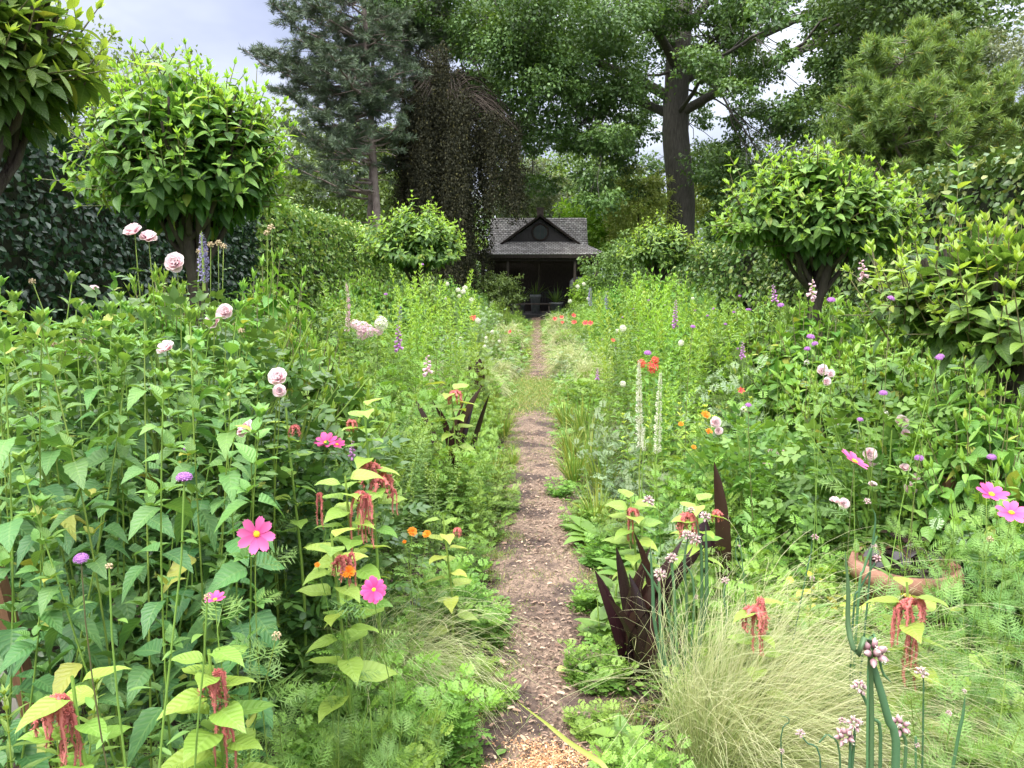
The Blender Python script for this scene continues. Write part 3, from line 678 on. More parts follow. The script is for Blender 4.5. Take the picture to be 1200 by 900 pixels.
# ------------------------------------------------------------------ trees
def tree_parts(seed, trunk, rads, clumps, leaf, leafm, barkm, tpl=None, nl=220, flat=.6, normal_up=.7, limbs=True, lr=.16, hang=0.0, twig_n=3, young=.5, jitter=1.0, limb_w=None, limb_k=None, limb_min=0.0):
    """trunk polyline with radii; clumps = (x, y, z, r); leaves fill each clump loosely, limbs reach it from the trunk"""
    rng = np.random.default_rng(seed); mt, ml = MB(), MB(); trunk = np.array(trunk, float); rads = np.array(rads, float)
    tt = np.linspace(0, 1, 24); s_ = np.linspace(0, 1, len(trunk)); T = np.stack([np.interp(tt, s_, trunk[:, i]) for i in range(3)], 1)
    T[:, :2] += np.cumsum(rng.normal(size=(24, 2))*rads[0]*.05, 0); RR = np.interp(tt, s_, rads)
    RR[0] *= 1.25; mt.tubes(T, RR, 14)
    cl = np.array(clumps, float)
    if limbs:
        K = max(3, len(cl)//6) if limb_k is None else limb_k; idx = [int(rng.integers(len(cl)))]
        for _ in range(K-1): dd = np.min([np.linalg.norm(cl[:, :3]-cl[i, :3], axis=1) for i in idx], 0); idx.append(int(np.argmax(dd)))
        asg = np.argmin([np.linalg.norm(cl[:, :3]-cl[i, :3], axis=1) for i in idx], 0)
        for g in range(K):
            mem = cl[asg == g]
            if not len(mem): continue
            cg = mem[:, :3].mean(0); hd = np.linalg.norm(cg[:2]-T[0, :2]); lo_ = max(limb_min, T[-1, 2]*.35); zs = np.clip(max(cg[2]-.75*hd, lo_+rng.random()*.28*(T[-1, 2]-lo_)), lo_, T[-1, 2]*.93); i = int(np.argmin(np.abs(T[:, 2]-zs)))
            p0 = T[i]; L = np.linalg.norm(cg-p0); t = np.linspace(0, 1, 11)[:, None]; B = p0*(1-t)+cg*t; B[:, 2] += np.sin(t[:, 0]*3.14)*L*.07; B += rng.normal(size=B.shape)*L*.010*np.sin(t*3.14)
            w0 = min(RR[i]*.45, .024*L+.02)*(.4 if cg[2] < p0[2]+.8 else 1); mt.tubes(B, np.linspace(w0, w0*.35, 11), 8, r=rng.random())
            for c in mem:
                st = B[rng.integers(5, 11)]; Lc = np.linalg.norm(c[:3]-st); t = np.linspace(0, 1, 7)[:, None]; C = st*(1-t)+c[:3]*t; C[:, 2] += np.sin(t[:, 0]*3.14)*Lc*.10; C += rng.normal(size=C.shape)*Lc*.03*np.sin(t*3.14)
                mt.tubes(C, np.linspace(w0*.33, w0*.10, 7), 5, r=rng.random())
                k = twig_n; d = unit(rng.normal(size=(k, 3))); e = c[:3]+d*c[3]*.85; s1 = C[rng.integers(3, 7, k)]
                mt.tubes(np.stack([s1, (s1+e)/2+[0, 0, .06*c[3]], e], 1), np.array([w0*.10, w0*.07, w0*.02]), 4, rng=rng)
    w = cl[:, 3]**2; cnt = np.maximum(20, (nl*w/np.mean(w))).astype(int)
    for c, n in zip(cl, cnt):
        # several sprays per clump so that the outline stays ragged
        k = max(3, n//26); sd_ = unit(rng.normal(size=(k, 3)))*(rng.random((k, 1))**.45); sd_[:, 2] *= flat
        sc_ = c[:3]+sd_*c[3]; which = rng.integers(0, k, n); off = rng.normal(size=(n, 3))*c[3]*.20*jitter*np.array([1, 1, .55])
        P = sc_[which]+off; out = unit(P-c[:3]+1e-6)
        if hang: P[:, 2] -= rng.random(n)*hang
        D = unit(out*.6+rng.normal(size=(n, 3))*.6+[0, 0, -.25-hang*.5]); Nn = rng.normal(size=(n, 3))*.5+np.array([0, 0, normal_up])+out*.3
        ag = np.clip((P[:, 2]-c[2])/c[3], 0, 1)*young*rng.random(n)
        ml.place(tpl or T_DIA, P, D, Nn, leaf*(.65+.6*rng.random(n)), age=ag, rng=rng)
    return [('trunk', mt.mesh('trunk', G[barkm])), ('crown', ml.mesh('crown', G[leafm]))]

def clump_cloud(rng, c, rx, ry, rz, n, rmin, rmax, shell=.55, zmin=-.8):
    d = fib(n, rng, zmin); rr = shell+(1-shell)*rng.random(n)
    return np.c_[np.array(c)+d*np.array([rx, ry, rz])*rr[:, None], rmin+(rmax-rmin)*rng.random(n)]

def pine_parts(seed, trunks, limbs, needle, leafm='pine', barkm='barkp', per=26, up=.2, dead=0):
    """limbs = (start xyz, end xyz, tuft radius, tufts); every tuft is a brush of needle sheaves"""
    rng = np.random.default_rng(seed); mt, ml = MB(), MB(); nd = diamond(.09, .02, .05)
    for T, r0, r1 in trunks:
        T = np.array(T, float); s_ = np.linspace(0, 1, len(T)); tt = np.linspace(0, 1, 20); P = np.stack([np.interp(tt, s_, T[:, i]) for i in range(3)], 1)
        P[:, :2] += rng.normal(size=(20, 2))*.02; mt.tubes(P, np.linspace(r0, r1, 20), 10)
    for (a, b, tr, nt) in limbs:
        a, b = np.array(a, float), np.array(b, float); L = np.linalg.norm(b-a); t = np.linspace(0, 1, 8)[:, None]
        B = a*(1-t)+b*t; B[:, 2] += -np.sin(t[:, 0]*3.14)*L*.06+t[:, 0]**2*up*L*.3; B += rng.normal(size=B.shape)*L*.012
        mt.tubes(B, np.linspace(.02+.012*L, .012, 8), 5, r=rng.random())
        u = .25+.75*rng.random(nt)**.7; i = np.minimum((u*7).astype(int), 6); base = B[i]+(B[i+1]-B[i])*((u*7)-i)[:, None]
        side = rng.normal(size=(nt, 3))*np.array([1, 1, .35])*tr*(1.15-u)[:, None]*1.2; tip = base+side+[0, 0, .08]
        mt.tubes(np.stack([base, (base+tip)/2, tip], 1), np.broadcast_to([.012, .009, .005], (nt, 3)), 4, rng=rng)
        n = nt*per; w = np.repeat(np.arange(nt), per); f = rng.random(n)
        ax = unit(tip-base+[0, 0, .05]+rng.normal(size=(nt, 3))*.05); P = tip[w]-ax[w]*(f*needle*2.2)[:, None]
        D = ax[w]*.8+unit(rng.normal(size=(n, 3)))*.75
        ml.place(nd, P, D, rng.normal(size=(n, 3)), needle*(.7+.5*rng.random(n)), age=np.clip(.2-f, 0, 1)*2.5+.25*rng.random(n), rng=rng)
    for k in range(dead):
        T = np.array(trunks[k % len(trunks)][0], float); p = T[0]+(T[-1]-T[0])*(.1+.4*rng.random()); d = unit(np.array([rng.normal(), rng.normal(), .1])); L = .8+1.4*rng.random()
        C = curve(p, d, L, 7, .3, rng, .12)[0]; mt.tubes(C, np.linspace(.025, .006, 7), 5)
    return [('trunk', mt.mesh('trunk', G[barkm])), ('crown', ml.mesh('crown', G[leafm]))]

def hedge_parts(seed, x0, x1, y0, y1, h, leafm, leaf, dens, tpl, face=1, top_bump=.035, end=True):
    """clipped hedge: a solid dark box standing in for the twiggy inside and leaves over the side towards the path, the top and the ends"""
    rng = np.random.default_rng(seed); ml, mc = MB(), MB()
    ins = .22; n1, n2 = 24, 6
    mc.box(((x0+x1)/2, (y0+y1)/2, (h-ins)/2), (x1-x0-2*ins, y1-y0-2*ins, h-ins))  # solid dark box added in place of separate inner twigs
    def bump(a, b): return top_bump*(np.sin(a*2.1+seed)+np.sin(b*3.3+a*.7)+.6*np.sin(a*5.7+b*4.1))*.6
    xf = x1 if face > 0 else x0
    def sheet(n, P, N):
        P = P+N*(bump(P[:, 1]+P[:, 0], P[:, 2])+rng.normal(size=n)*.05-np.abs(rng.normal(size=n))*.07)[:, None]
        Nn = N+rng.normal(size=(n, 3))*.45; D = rng.normal(size=(n, 3))*.6+np.array([0, 0, -.6])+N*.35
        ml.place(tpl, P, D, Nn, leaf*(.6+.7*rng.random(n)), age=np.where(rng.random(n) < .25, rng.random(n)*.9, 0)*(.4+.6*(P[:, 2]/h)), rng=rng)
    n = int((y1-y0)*h*dens*1.15); P = np.stack([np.full(n, xf), y0+(y1-y0)*rng.random(n), h*rng.random(n)], 1); sheet(n, P, np.tile([float(face), 0, 0.], (n, 1)))
    n = int((y1-y0)*(x1-x0)*dens); P = np.stack([x0+(x1-x0)*rng.random(n), y0+(y1-y0)*rng.random(n), np.full(n, h)], 1); sheet(n, P, np.tile([0, 0, 1.], (n, 1)))
    for yy, s_ in ((y0, -1), (y1, 1)):
        if s_ > 0 and not end: continue
        n = int((x1-x0)*h*dens); P = np.stack([x0+(x1-x0)*rng.random(n), np.full(n, yy), h*rng.random(n)], 1); sheet(n, P, np.tile([0, float(s_), 0], (n, 1)))
    return [('dark_core', mc.mesh('dark_core', G['twig'], False)), ('foliage', ml.mesh('foliage', G[leafm]))]
# ------------------------------------------------------------------ ground and path
rg = np.random.default_rng(11)
def path_x(y): return .03+.05*np.sin(y*.45+.6)*(y > 2)*np.exp(-((y-5)/14)**2)
def soil_mat():
    m, N, L, b, out = mat_nodes('garden_soil')
    tc = N.new('ShaderNodeTexCoord'); n1 = N.new('ShaderNodeTexNoise'); n1.inputs['Scale'].default_value = 2.2; n1.inputs['Detail'].default_value = 8
    n2 = N.new('ShaderNodeTexNoise'); n2.inputs['Scale'].default_value = 60; n2.inputs['Detail'].default_value = 5
    v = N.new('ShaderNodeTexVoronoi'); v.inputs['Scale'].default_value = 45
    for x in (n1, n2, v): L.new(tc.outputs['Object'], x.inputs['Vector'])
    c = mixc(N, L, (.028, .019, .014), (.075, .05, .036), n1.outputs['Fac'])
    c = mixc(N, L, c, (.12, .085, .06), mth(N, L, 'MULTIPLY', mth(N, L, 'GREATER_THAN', n2.outputs['Fac'], .58), .6))
    sp = N.new('ShaderNodeSeparateXYZ'); L.new(tc.outputs['Object'], sp.inputs[0])
    far = mth(N, L, 'GREATER_THAN', sp.outputs[1], 31.5); c = mixc(N, L, c, (.06, .11, .025), far)
    L.new(c, b.inputs['Base Color']); b.inputs['Roughness'].default_value = .95
    bp = N.new('ShaderNodeBump'); bp.inputs['Strength'].default_value = .9; bp.inputs['Distance'].default_value = .02
    L.new(mth(N, L, 'ADD', n2.outputs['Fac'], v.outputs['Distance']), bp.inputs['Height']); L.new(bp.outputs[0], b.inputs['Normal'])
    return m
def mulch_mat():
    m, N, L, b, out = mat_nodes('wood_mulch')
    tc = N.new('ShaderNodeTexCoord'); n1 = N.new('ShaderNodeTexNoise'); n1.inputs['Scale'].default_value = 3.2; n1.inputs['Detail'].default_value = 7
    mp = N.new('ShaderNodeMapping'); mp.inputs['Scale'].default_value = (1, .6, 1); n2 = N.new('ShaderNodeTexNoise'); n2.inputs['Scale'].default_value = 55; n2.inputs['Detail'].default_value = 6; n2.inputs['Distortion'].default_value = 1.2
    L.new(tc.outputs['Object'], n1.inputs['Vector']); L.new(tc.outputs['Object'], mp.inputs[0]); L.new(mp.outputs[0], n2.inputs['Vector'])
    f = N.new('ShaderNodeMapRange'); f.inputs['From Min'].default_value = .38; f.inputs['From Max'].default_value = .62; L.new(n2.outputs['Fac'], f.inputs['Value'])
    c = mixc(N, L, (.080, .052, .038), (.26, .175, .125), f.outputs['Result'])
    g = N.new('ShaderNodeMapRange'); g.inputs['From Min'].default_value = .40; g.inputs['From Max'].default_value = .55; L.new(n1.outputs['Fac'], g.inputs['Value'])
    c = mixc(N, L, (.05, .03, .024), c, g.outputs['Result'])
    L.new(c, b.inputs['Base Color']); b.inputs['Roughness'].default_value = .92
    bp = N.new('ShaderNodeBump'); bp.inputs['Strength'].default_value = 1.0; bp.inputs['Distance'].default_value = .012
    L.new(n2.outputs['Fac'], bp.inputs['Height']); L.new(bp.outputs[0], b.inputs['Normal'])
    return m
def grid_sheet(xs, ys, zf):
    X, Y = np.meshgrid(xs, ys); Zz = zf(X, Y); V = np.stack([X, Y, Zz], -1).reshape(-1, 3); nx = len(xs)
    i = np.arange(len(ys)-1)[:, None]*nx; j = np.arange(nx-1)[None]
    mb = MB(); mb.add(V, np.stack([i+j, i+j+1, i+nx+j+1, i+nx+j], -1).reshape(-1, 4)); return mb
xs = np.concatenate([[-500, -120, -40, -12], np.linspace(-6, 6, 70), [12, 40, 120, 500]])
ys = np.concatenate([[-60, -10, -2], np.linspace(0, 34, 170), [45, 70, 150, 700]])
def gz(X, Y):
    z = -.03+.022*np.sin(X*3.1+Y*1.7)*np.cos(Y*2.3-X)+.012*np.sin(X*9+1)*np.sin(Y*8)
    w = np.clip((np.abs(X-path_x(Y))-.22)/.25, 0, 1); return np.where((np.abs(X) < 6.1) & (Y < 34) & (Y > 0), z*w+(-.03)*(1-w), -.03)
thing('ground', None, None, kind='structure', data=grid_sheet(xs, ys, gz).mesh('ground', soil_mat()))
us = np.linspace(-1, 1, 15); ysp = np.linspace(-1, 35.0, 700)
U, YY = np.meshgrid(us, ysp); hw = .33-.10*np.clip((YY-6)/8, 0, 1)+.035*np.sin(YY*3.3)+.03*np.sin(YY*7.9+U*2)+.02*np.sin(YY*17)
XX = path_x(YY)+U*hw; ZZ = .004+.010*(1-U**2)+.006*np.sin(XX*17+YY*5)*np.sin(YY*9)*(1-U**2)-.03*np.abs(U)**6
pm = MB(); nx = len(us); i = np.arange(len(ysp)-1)[:, None]*nx; j = np.arange(nx-1)[None]
pm.add(np.stack([XX, YY, ZZ], -1), np.stack([i+j, i+j+1, i+nx+j+1, i+nx+j], -1).reshape(-1, 4))
thing('path', None, None, kind='structure', data=pm.mesh('path', mulch_mat()))

def chips_mat(name, cols):
    m, N, L, b, out = mat_nodes(name)
    a = N.new('ShaderNodeAttribute'); a.attribute_name = 'lf'; sp = N.new('ShaderNodeSeparateColor'); L.new(a.outputs['Color'], sp.inputs[0])
    cr = N.new('ShaderNodeValToRGB'); cr.color_ramp.interpolation = 'CONSTANT'; e = cr.color_ramp.elements
    e[0].position = 0; e[0].color = rgba(cols[0]); e[1].position = 1/len(cols); e[1].color = rgba(cols[1])
    for k in range(2, len(cols)): x = e.new(k/len(cols)); x.color = rgba(cols[k])
    L.new(sp.outputs[0], cr.inputs['Fac']); L.new(cr.outputs['Color'], b.inputs['Base Color']); b.inputs['Roughness'].default_value = .9; b.inputs['Specular IOR Level'].default_value = .2
    return m
def shard(): return (np.array([(0, -.5, 0), (0, .5, .0), (.5, -.6, .12), (.5, .45, .10), (1, -.35, .0), (1, .3, .03)]), np.array([(0, 2, 3, 1), (2, 4, 5, 3)]), np.zeros((0, 3), int), np.array([(0, 0), (0, 1), (.5, 0), (.5, 1), (1, 0), (1, 1)], float))
def scatter_shards(P, s, w, mat, nm, flat=.25, gr=rg):
    n = len(P); mb = MB(); a = gr.random(n)*6.28
    D = np.stack([np.cos(a), np.sin(a), gr.normal(size=n)*flat*.5], 1); Nn = gr.normal(size=(n, 3))*flat+[0, 0, 1]
    mb.place(shard(), P, D, Nn, s, w, rng=gr); return mb.mesh(nm, mat, False)
n = 30000; y = 1.7+34*rg.random(n)**2.1; cl_ = (np.sin(y*2.6)+np.sin(y*5.7+1)+np.sin(y*1.1+2)) ; x = path_x(y)+rg.normal(size=n)*.155*(1-.35*np.clip((y-6)/8, 0, 1))
keep = (np.abs(x-path_x(y)) < .42) & (rg.random(n) < .55+.25*cl_); x, y = x[keep], y[keep]; n = len(x)
P = np.stack([x, y, .016+.012*rg.random(n)], 1)
thing('wood_chips', 'pale brown wood chips and shredded bark scattered over the path', 'wood chips', kind='stuff',
      data=scatter_shards(P, .007+.026*rg.random(n)**2.4+.010*(y > 9), .18+.25*rg.random(n), chips_mat('wood_chip', [(.065, .042, .032), (.14, .092, .068), (.25, .17, .125), (.34, .245, .185), (.17, .105, .078), (.42, .31, .22), (.09, .054, .040), (.26, .17, .125)]), 'wood_chips'))
n = 4200; y = 2.20+.24*rg.random(n)+rg.normal(size=n)*.04; x = .05+rg.normal(size=n)*.075+.05*np.sin(y*40); P = np.stack([x, y, .02+.02*rg.random(n)*np.exp(-(x/.12)**2)], 1)
thing('sawdust', 'patch of fresh orange wood shavings at the near end of the path', 'sawdust', kind='stuff',
      data=scatter_shards(P, .004+.010*rg.random(n)**2, .2+.2*rg.random(n), chips_mat('fresh_shaving', [(.52, .27, .13), (.62, .36, .19), (.44, .21, .10), (.70, .46, .28)]), 'sawdust', .5))
n = 26000; y = 1.8+30*rg.random(n)**1.7; s_ = np.where(rg.random(n) < .5, -1, 1); x = s_*(.30+.9*rg.random(n)**1.4); P = np.stack([x+path_x(y), y, -.005+.02*rg.random(n)], 1)
thing('bark_mulch', 'dark bark mulch and dead plant bits lying on the bed soil', 'mulch', kind='stuff',
      data=scatter_shards(P, .012+.04*rg.random(n)**2, .15+.3*rg.random(n), chips_mat('bark_bit', [(.035, .022, .016), (.06, .038, .028), (.11, .075, .055), (.045, .03, .022), (.20, .15, .11)]), 'bark_mulch', .4))
def turf(n, xf, yf, L, name, label, gr, m='turf', w=.0028):
    mb = MB(); p0 = np.stack([xf, yf, np.full(n, .0)], 1); d = np.stack([gr.normal(size=n)*.45, gr.normal(size=n)*.45, np.ones(n)], 1)
    mb.ribbons(curve(p0, d, L*(.5+gr.random(n)), 4, .25+.4*gr.random(n)), w*np.array([1, .9, .6, .1])[None]*np.ones((n, 1))*(1+.25*np.clip(yf-5, 0, 25)/5)[:, None], rng=gr, age=np.where(gr.random(n) < .25, 1, .2)*gr.random(n))
    thing(name, label, 'grass', kind='stuff', data=mb.mesh(name, G[m]))
n = 46000; y = 1.9+30*rg.random(n)**1.5; ce = np.round(y*3+rg.random(n)*.5)/3+rg.normal(size=n)*.05; sd_ = np.where(rg.random(n) < .5, -1, 1); x = path_x(ce)+sd_*(.33-.13*np.clip((ce-6)/8, 0, 1)+.07*np.sin(ce*4+sd_)+rg.normal(size=n)*.09)
turf(n, x, ce, .055, 'grass', 'short grass and weeds growing along both edges of the path', rg)
n = 16000; k = 170; cy_ = np.concatenate([2.2+6*rg.random(k//2), 9+12*rg.random(k-k//2)]); cx = path_x(cy_)+rg.normal(size=k)*.16; w_ = rg.integers(0, k, n)
turf(n, cx[w_]+rg.normal(size=n)*.05, cy_[w_]+rg.normal(size=n)*.06, .028, 'grass', 'thin sprigs of grass coming up through the path chips', rg, w=.0032)
n = 15000; y = 9.6+2.7*rg.random(n)+rg.normal(size=n)*.3; x = path_x(y)+rg.normal(size=n)*.24
turf(n, x, y, .075, 'grass', 'grass patch grown right across the path midway to the shelter', rg, w=.006)

# ------------------------------------------------------------------ garden shelter
def shingle_mat():
    m, N, L, b, out = mat_nodes('cedar_shingle')
    tc = N.new('ShaderNodeTexCoord'); br = N.new('ShaderNodeTexBrick'); br.inputs['Scale'].default_value = 1.0
    br.inputs['Brick Width'].default_value = .16; br.inputs['Row Height'].default_value = .13; br.inputs['Mortar Size'].default_value = .010; br.inputs['Bias'].default_value = 0
    br.inputs['Color1'].default_value = (.42, .39, .37, 1); br.inputs['Color2'].default_value = (.80, .76, .73, 1); br.inputs['Mortar'].default_value = (.04, .034, .03, 1)
    L.new(tc.outputs['UV'], br.inputs['Vector'])
    n = N.new('ShaderNodeTexNoise'); n.inputs['Scale'].default_value = 3.0; n.inputs['Detail'].default_value = 7; L.new(tc.outputs['Object'], n.inputs['Vector'])
    c = mixc(N, L, br.outputs['Color'], (.13, .10, .085), mth(N, L, 'MULTIPLY', n.outputs['Fac'], .22))
    L.new(c, b.inputs['Base Color']); b.inputs['Roughness'].default_value = .85; b.inputs['Specular IOR Level'].default_value = .25
    bp = N.new('ShaderNodeBump'); bp.inputs['Strength'].default_value = .8; bp.inputs['Distance'].default_value = .02
    L.new(br.outputs['Fac'], bp.inputs['Height']); bp.invert = True; L.new(bp.outputs[0], b.inputs['Normal'])
    return m
G['shingle'] = shingle_mat()
G['board'] = plain('weathered_board', (.035, .032, .032), (.095, .088, .086), .85, 6, .8, stretch=(12, 12, .8))
G['darkwood'] = plain('dark_timber', (.022, .017, .014), (.06, .045, .036), .8, 6, .6, stretch=(6, 6, 1))
G['iron'] = plain('old_metal', (.10, .075, .065), (.17, .13, .11), .6, 10, .2)
G['glass'] = plain('dusty_glass', (.02, .032, .028), (.045, .06, .05), .35, 3, .0, spec=.3)
def roof_plane(pts, th, uv_dir_down, rows_noise=0):
    """thick roof plane as courses of stepped shingles; pts = eave_left, eave_right, ridge_right, ridge_left"""
    a, b, c, d = [np.array(p, float) for p in pts]; mb = MB(); L = np.linalg.norm((d+c-a-b)/2); n = max(2, int(L/.13)); nrm = unit(np.cross(b-a, d-a)); UV = []
    for k in range(n):
        u0, u1 = k/n, (k+1.25)/n; u1 = min(u1, 1.0)
        p = [a+(d-a)*u0+nrm*(th+.022), b+(c-b)*u0+nrm*(th+.022), b+(c-b)*u1+nrm*th, a+(d-a)*u1+nrm*th]; q = [x-nrm*th for x in p]; q[0] = p[0]-nrm*.03; q[1] = p[1]-nrm*.03
        mb.add(p+q, [(0, 1, 2, 3), (7, 6, 5, 4), (0, 4, 5, 1), (1, 5, 6, 2), (3, 2, 6, 7), (0, 3, 7, 4)])
    me = mb.mesh('roof_slope', G['shingle'], False)
    ax = unit(b-a); dn = unit((d+c-a-b)/2); uvl = me.uv_layers.new(name='UVMap'); co = np.empty(len(me.vertices)*3); me.vertices.foreach_get('co', co); co = co.reshape(-1, 3)
    li = np.empty(len(me.loops), np.int32); me.loops.foreach_get('vertex_index', li); v = co[li]-a
    uvl.data.foreach_set('uv', np.stack([v@ax, v@dn], 1).astype(np.float32).ravel()); return me
def prism(pts, y0, y1, mat, nm):
    mb = MB(); n = len(pts); V = [(x, y0, z) for x, z in pts]+[(x, y1, z) for x, z in pts]; mb.add(V)
    T = [(0, k, k+1) for k in range(1, n-1)]+[(n, n+k+1, n+k) for k in range(1, n-1)]; mb.T.append((np.array(T), 0)); mb.Q.append((np.array([(k, k+n, (k+1) % n+n, (k+1) % n) for k in range(n)]), 0))
    return mb.mesh(nm, mat, False)
def shelter():
    YS = 35.0; s = YS/900*1.0  # metres per photograph pixel at the front posts
    cx = at(633, 300, YS)[0]
    t = thing('garden_shelter', 'open timber garden shelter with grey shingle roof and round gable window', 'garden shelter', (cx, YS, 0))
    ze = at(633, 300, YS)[2]; hw_ = 3.0; zs = ze+.62; zr = zs+1.25; za = at(633, 253, YS+.4)[2]
    # front skirt roof flaring at the sides, main ridge roof behind it, gable roofs either side of the gable wall
    f = part('front_roof', roof_plane([(-hw_, -.55, ze), (hw_, -.55, ze), (1.75, .62, zs), (-1.75, .62, zs)], .05, 1), t)
    part('side_roof', roof_plane([(hw_, -.55, ze), (hw_, 5.2, ze), (1.75, 4.0, zs), (1.75, .62, zs)], .05, 1), t)
    part('side_roof', roof_plane([(-hw_, 5.2, ze), (-hw_, -.55, ze), (-1.75, .62, zs), (-1.75, 4.0, zs)], .05, 1), t)
    zr = at(633, 256, YS+2.3)[2]
    part('main_roof', roof_plane([(-2.35, .9, zs-.25), (2.2, .9, zs-.25), (2.2, 2.4, zr), (-2.35, 2.4, zr)], .05, 1), t)
    part('main_roof', roof_plane([(2.2, 4.0, zs-.25), (-2.35, 4.0, zs-.25), (-2.35, 2.4, zr), (2.2, 2.4, zr)], .05, 1), t)
    part('end_board', prism([(-1.4, 0), (1.4, 0), (0, zr-zs+.15)], -.03, .03, G['board'], 'end_board'), t, Matrix.Translation((2.13, 2.4, zs-.2)) @ Matrix.Rotation(math.pi/2, 4, 'Z'))
    gx = 1.55; gz0 = zs-.02
    gw = part('gable_wall', prism([(-gx, 0), (gx, 0), (0, za-gz0-.12)], 0, .06, G['board'], 'gable_wall'), t, Matrix.Translation((0, .62, gz0)))
    for k in range(-7, 8):
        x = k*.2; hh = (za-gz0-.15)*(1-abs(x)/gx)-.06; mb = MB()
        if hh > .1: mb.box((0, 0, hh/2), (.025, .03, hh)); part('batten', mb.mesh('batten', G['board'], False), gw, Matrix.Translation((x, -.015, 0)))
    for s_ in (-1, 1):
        e0 = (s_*(gx+.95), .35, zs-.42) ; a0 = np.array([s_*(gx+.28), .38, gz0-.10]); a1 = np.array([s_*(gx+.28), 2.6, gz0-.10]); r1 = np.array([0, 2.6, za]); r0 = np.array([0, .38, za])
        pts = [a1, a0, r0, r1] if s_ < 0 else [a0, a1, r1, r0]
        part('gable_roof', roof_plane(pts, .05, 1), t)
        b_ = MB(); v0, v1 = np.array([s_*(gx+.30), .34, gz0-.16]), np.array([0, .34, za-.03]); dd = unit(v1-v0); nn = np.array([-dd[2]*s_, 0, dd[0]*s_])*-.0+np.array([0, 0, .11])
        b_.add([v0, v1, v1+nn, v0+nn, v0+[0, .04, 0], v1+[0, .04, 0], v1+nn+[0, .04, 0], v0+nn+[0, .04, 0]], [(0, 1, 2, 3), (4, 7, 6, 5), (0, 4, 5, 1), (3, 2, 6, 7), (0, 3, 7, 4), (1, 5, 6, 2)])
        part('bargeboard', b_.mesh('bargeboard', G['darkwood'], False), t)
    wz = at(632, 272, YS+.5)[2]; wr = .36; k = 32; a = np.arange(k+1)*6.2832/k; mb = MB()
    mb.tubes(np.stack([np.cos(a)*wr, np.zeros(k+1), np.sin(a)*wr], 1), .045, 8)
    wf = part('round_window', mb.mesh('round_window', G['darkwood']), t, Matrix.Translation((0, .59, wz)))
    mb = MB(); mb.add([(0, 0, 0)]+[(math.cos(q)*wr, 0, math.sin(q)*wr) for q in a[:-1]]); mb.T.append((np.array([(0, 1+(i+1) % k, 1+i) for i in range(k)]), 0)); part('pane', mb.mesh('pane', G['glass'], False), wf, Matrix.Translation((0, .012, 0)))
    mb = MB(); mb.box((0, 0, .16), (.30, .30, .34)); mb.box((0, 0, .36), (.36, .36, .06)); part('chimney', mb.mesh('chimney', G['iron'], False), t, Matrix.Translation((0, .75, za)))
    mb = MB(); mb.box((0, -.3, ze-.09), (5.6, .14, .26)); mb.box((0, 4.6, ze-.13), (5.6, .14, .2)); mb.box((-2.73, 2.15, ze-.13), (.14, 4.7, .2)); mb.box((2.73, 2.15, ze-.13), (.14, 4.7, .2))
    for q in range(9): mb.box((-2.4+q*.6, 2.15, ze-.02), (.07, 4.9, .1))
    part('beam', mb.mesh('beam', G['darkwood'], False), t)
    for (x, yy, w) in ((-2.55, -.3, .17), (-1.45, -.3, .13), (1.55, -.3, .13), (2.5, -.3, .22), (-2.55, 4.6, .17), (2.5, 4.6, .17), (0, 4.6, .14)):
        mb = MB(); mb.tubes(np.array([(0, 0, -.02), (0, 0, 1.2), (0, 0, ze-.23)]), w/2, 10); part('post', mb.mesh('post', G['bark'], True), t, Matrix.Translation((x, yy, 0)))
    mb = MB(); mb.box((0, -.56, ze-.04), (5.98, .03, .13)); part('fascia', mb.mesh('fascia', G['darkwood'], False), t)
    mb = MB(); mb.box((0, 4.95, 1.45), (5.4, .06, 2.9)); part('rear_wall', mb.mesh('rear_wall', G['darkwood'], False), t)
    mb = MB()
    for s_ in (-1, 1):
        for q in range(26): mb.box((s_*2.72, .1+q*.18, .55), (.03, .05, 1.1))
    for q in range(12): mb.box((-2.3+q*.11, 4.9, 1.5), (.02, .03, 1.6))
    part('lattice', mb.mesh('lattice', G['darkwood'], False), t)
    mb = MB(); mb.box((0, 2.1, .03), (5.9, 5.4, .12)); part('deck', mb.mesh('deck', G['board'], False), t)
    return cx, YS
SHX, SHY = shelter()
def garden_table():
    t = thing('garden_table', 'dark low wooden table set in the mouth of the shelter', 'table', (SHX-.25, SHY-.75, 0))
    mb = MB()
    for q in range(6): mb.box((0, -.32+q*.125, .62), (1.5, .115, .045))
    part('tabletop', mb.mesh('tabletop', G['darkwood'], False), t)
    for sx in (-.65, .65):
        for sy in (-.28, .28):
            mb = MB(); mb.box((sx, sy, .285), (.08, .08, .61)); part('leg', mb.mesh('leg', G['darkwood'], False), t)
garden_table()
def garden_bench():
    t = thing('garden_bench', 'slatted wooden bench deep in the shade under the shelter roof', 'bench', (SHX+.2, SHY+2.9, .09))
    mb = MB()
    for q in range(5): mb.box((0, -.2+q*.1, .45), (2.0, .08, .035))
    part('seat', mb.mesh('seat', G['board'], False), t); mb = MB()
    for q in range(14): mb.box((-.95+q*.146, .28, .72), (.05, .03, .5))
    mb.box((0, .28, .99), (2.05, .05, .07)); part('backrest', mb.mesh('backrest', G['board'], False), t)
    for sx in (-.95, .95):
        for sy in (-.2, .26):
            mb = MB(); mb.box((sx, sy, .215), (.07, .07, .43)); part('leg', mb.mesh('leg', G['board'], False), t)
garden_bench()
G['pot'] = plain('terracotta', (.20, .09, .06), (.40, .22, .155), .85, 14, .5)
G['urn'] = plain('grey_stone', (.16, .17, .16), (.28, .29, .27), .9, 8, .5)
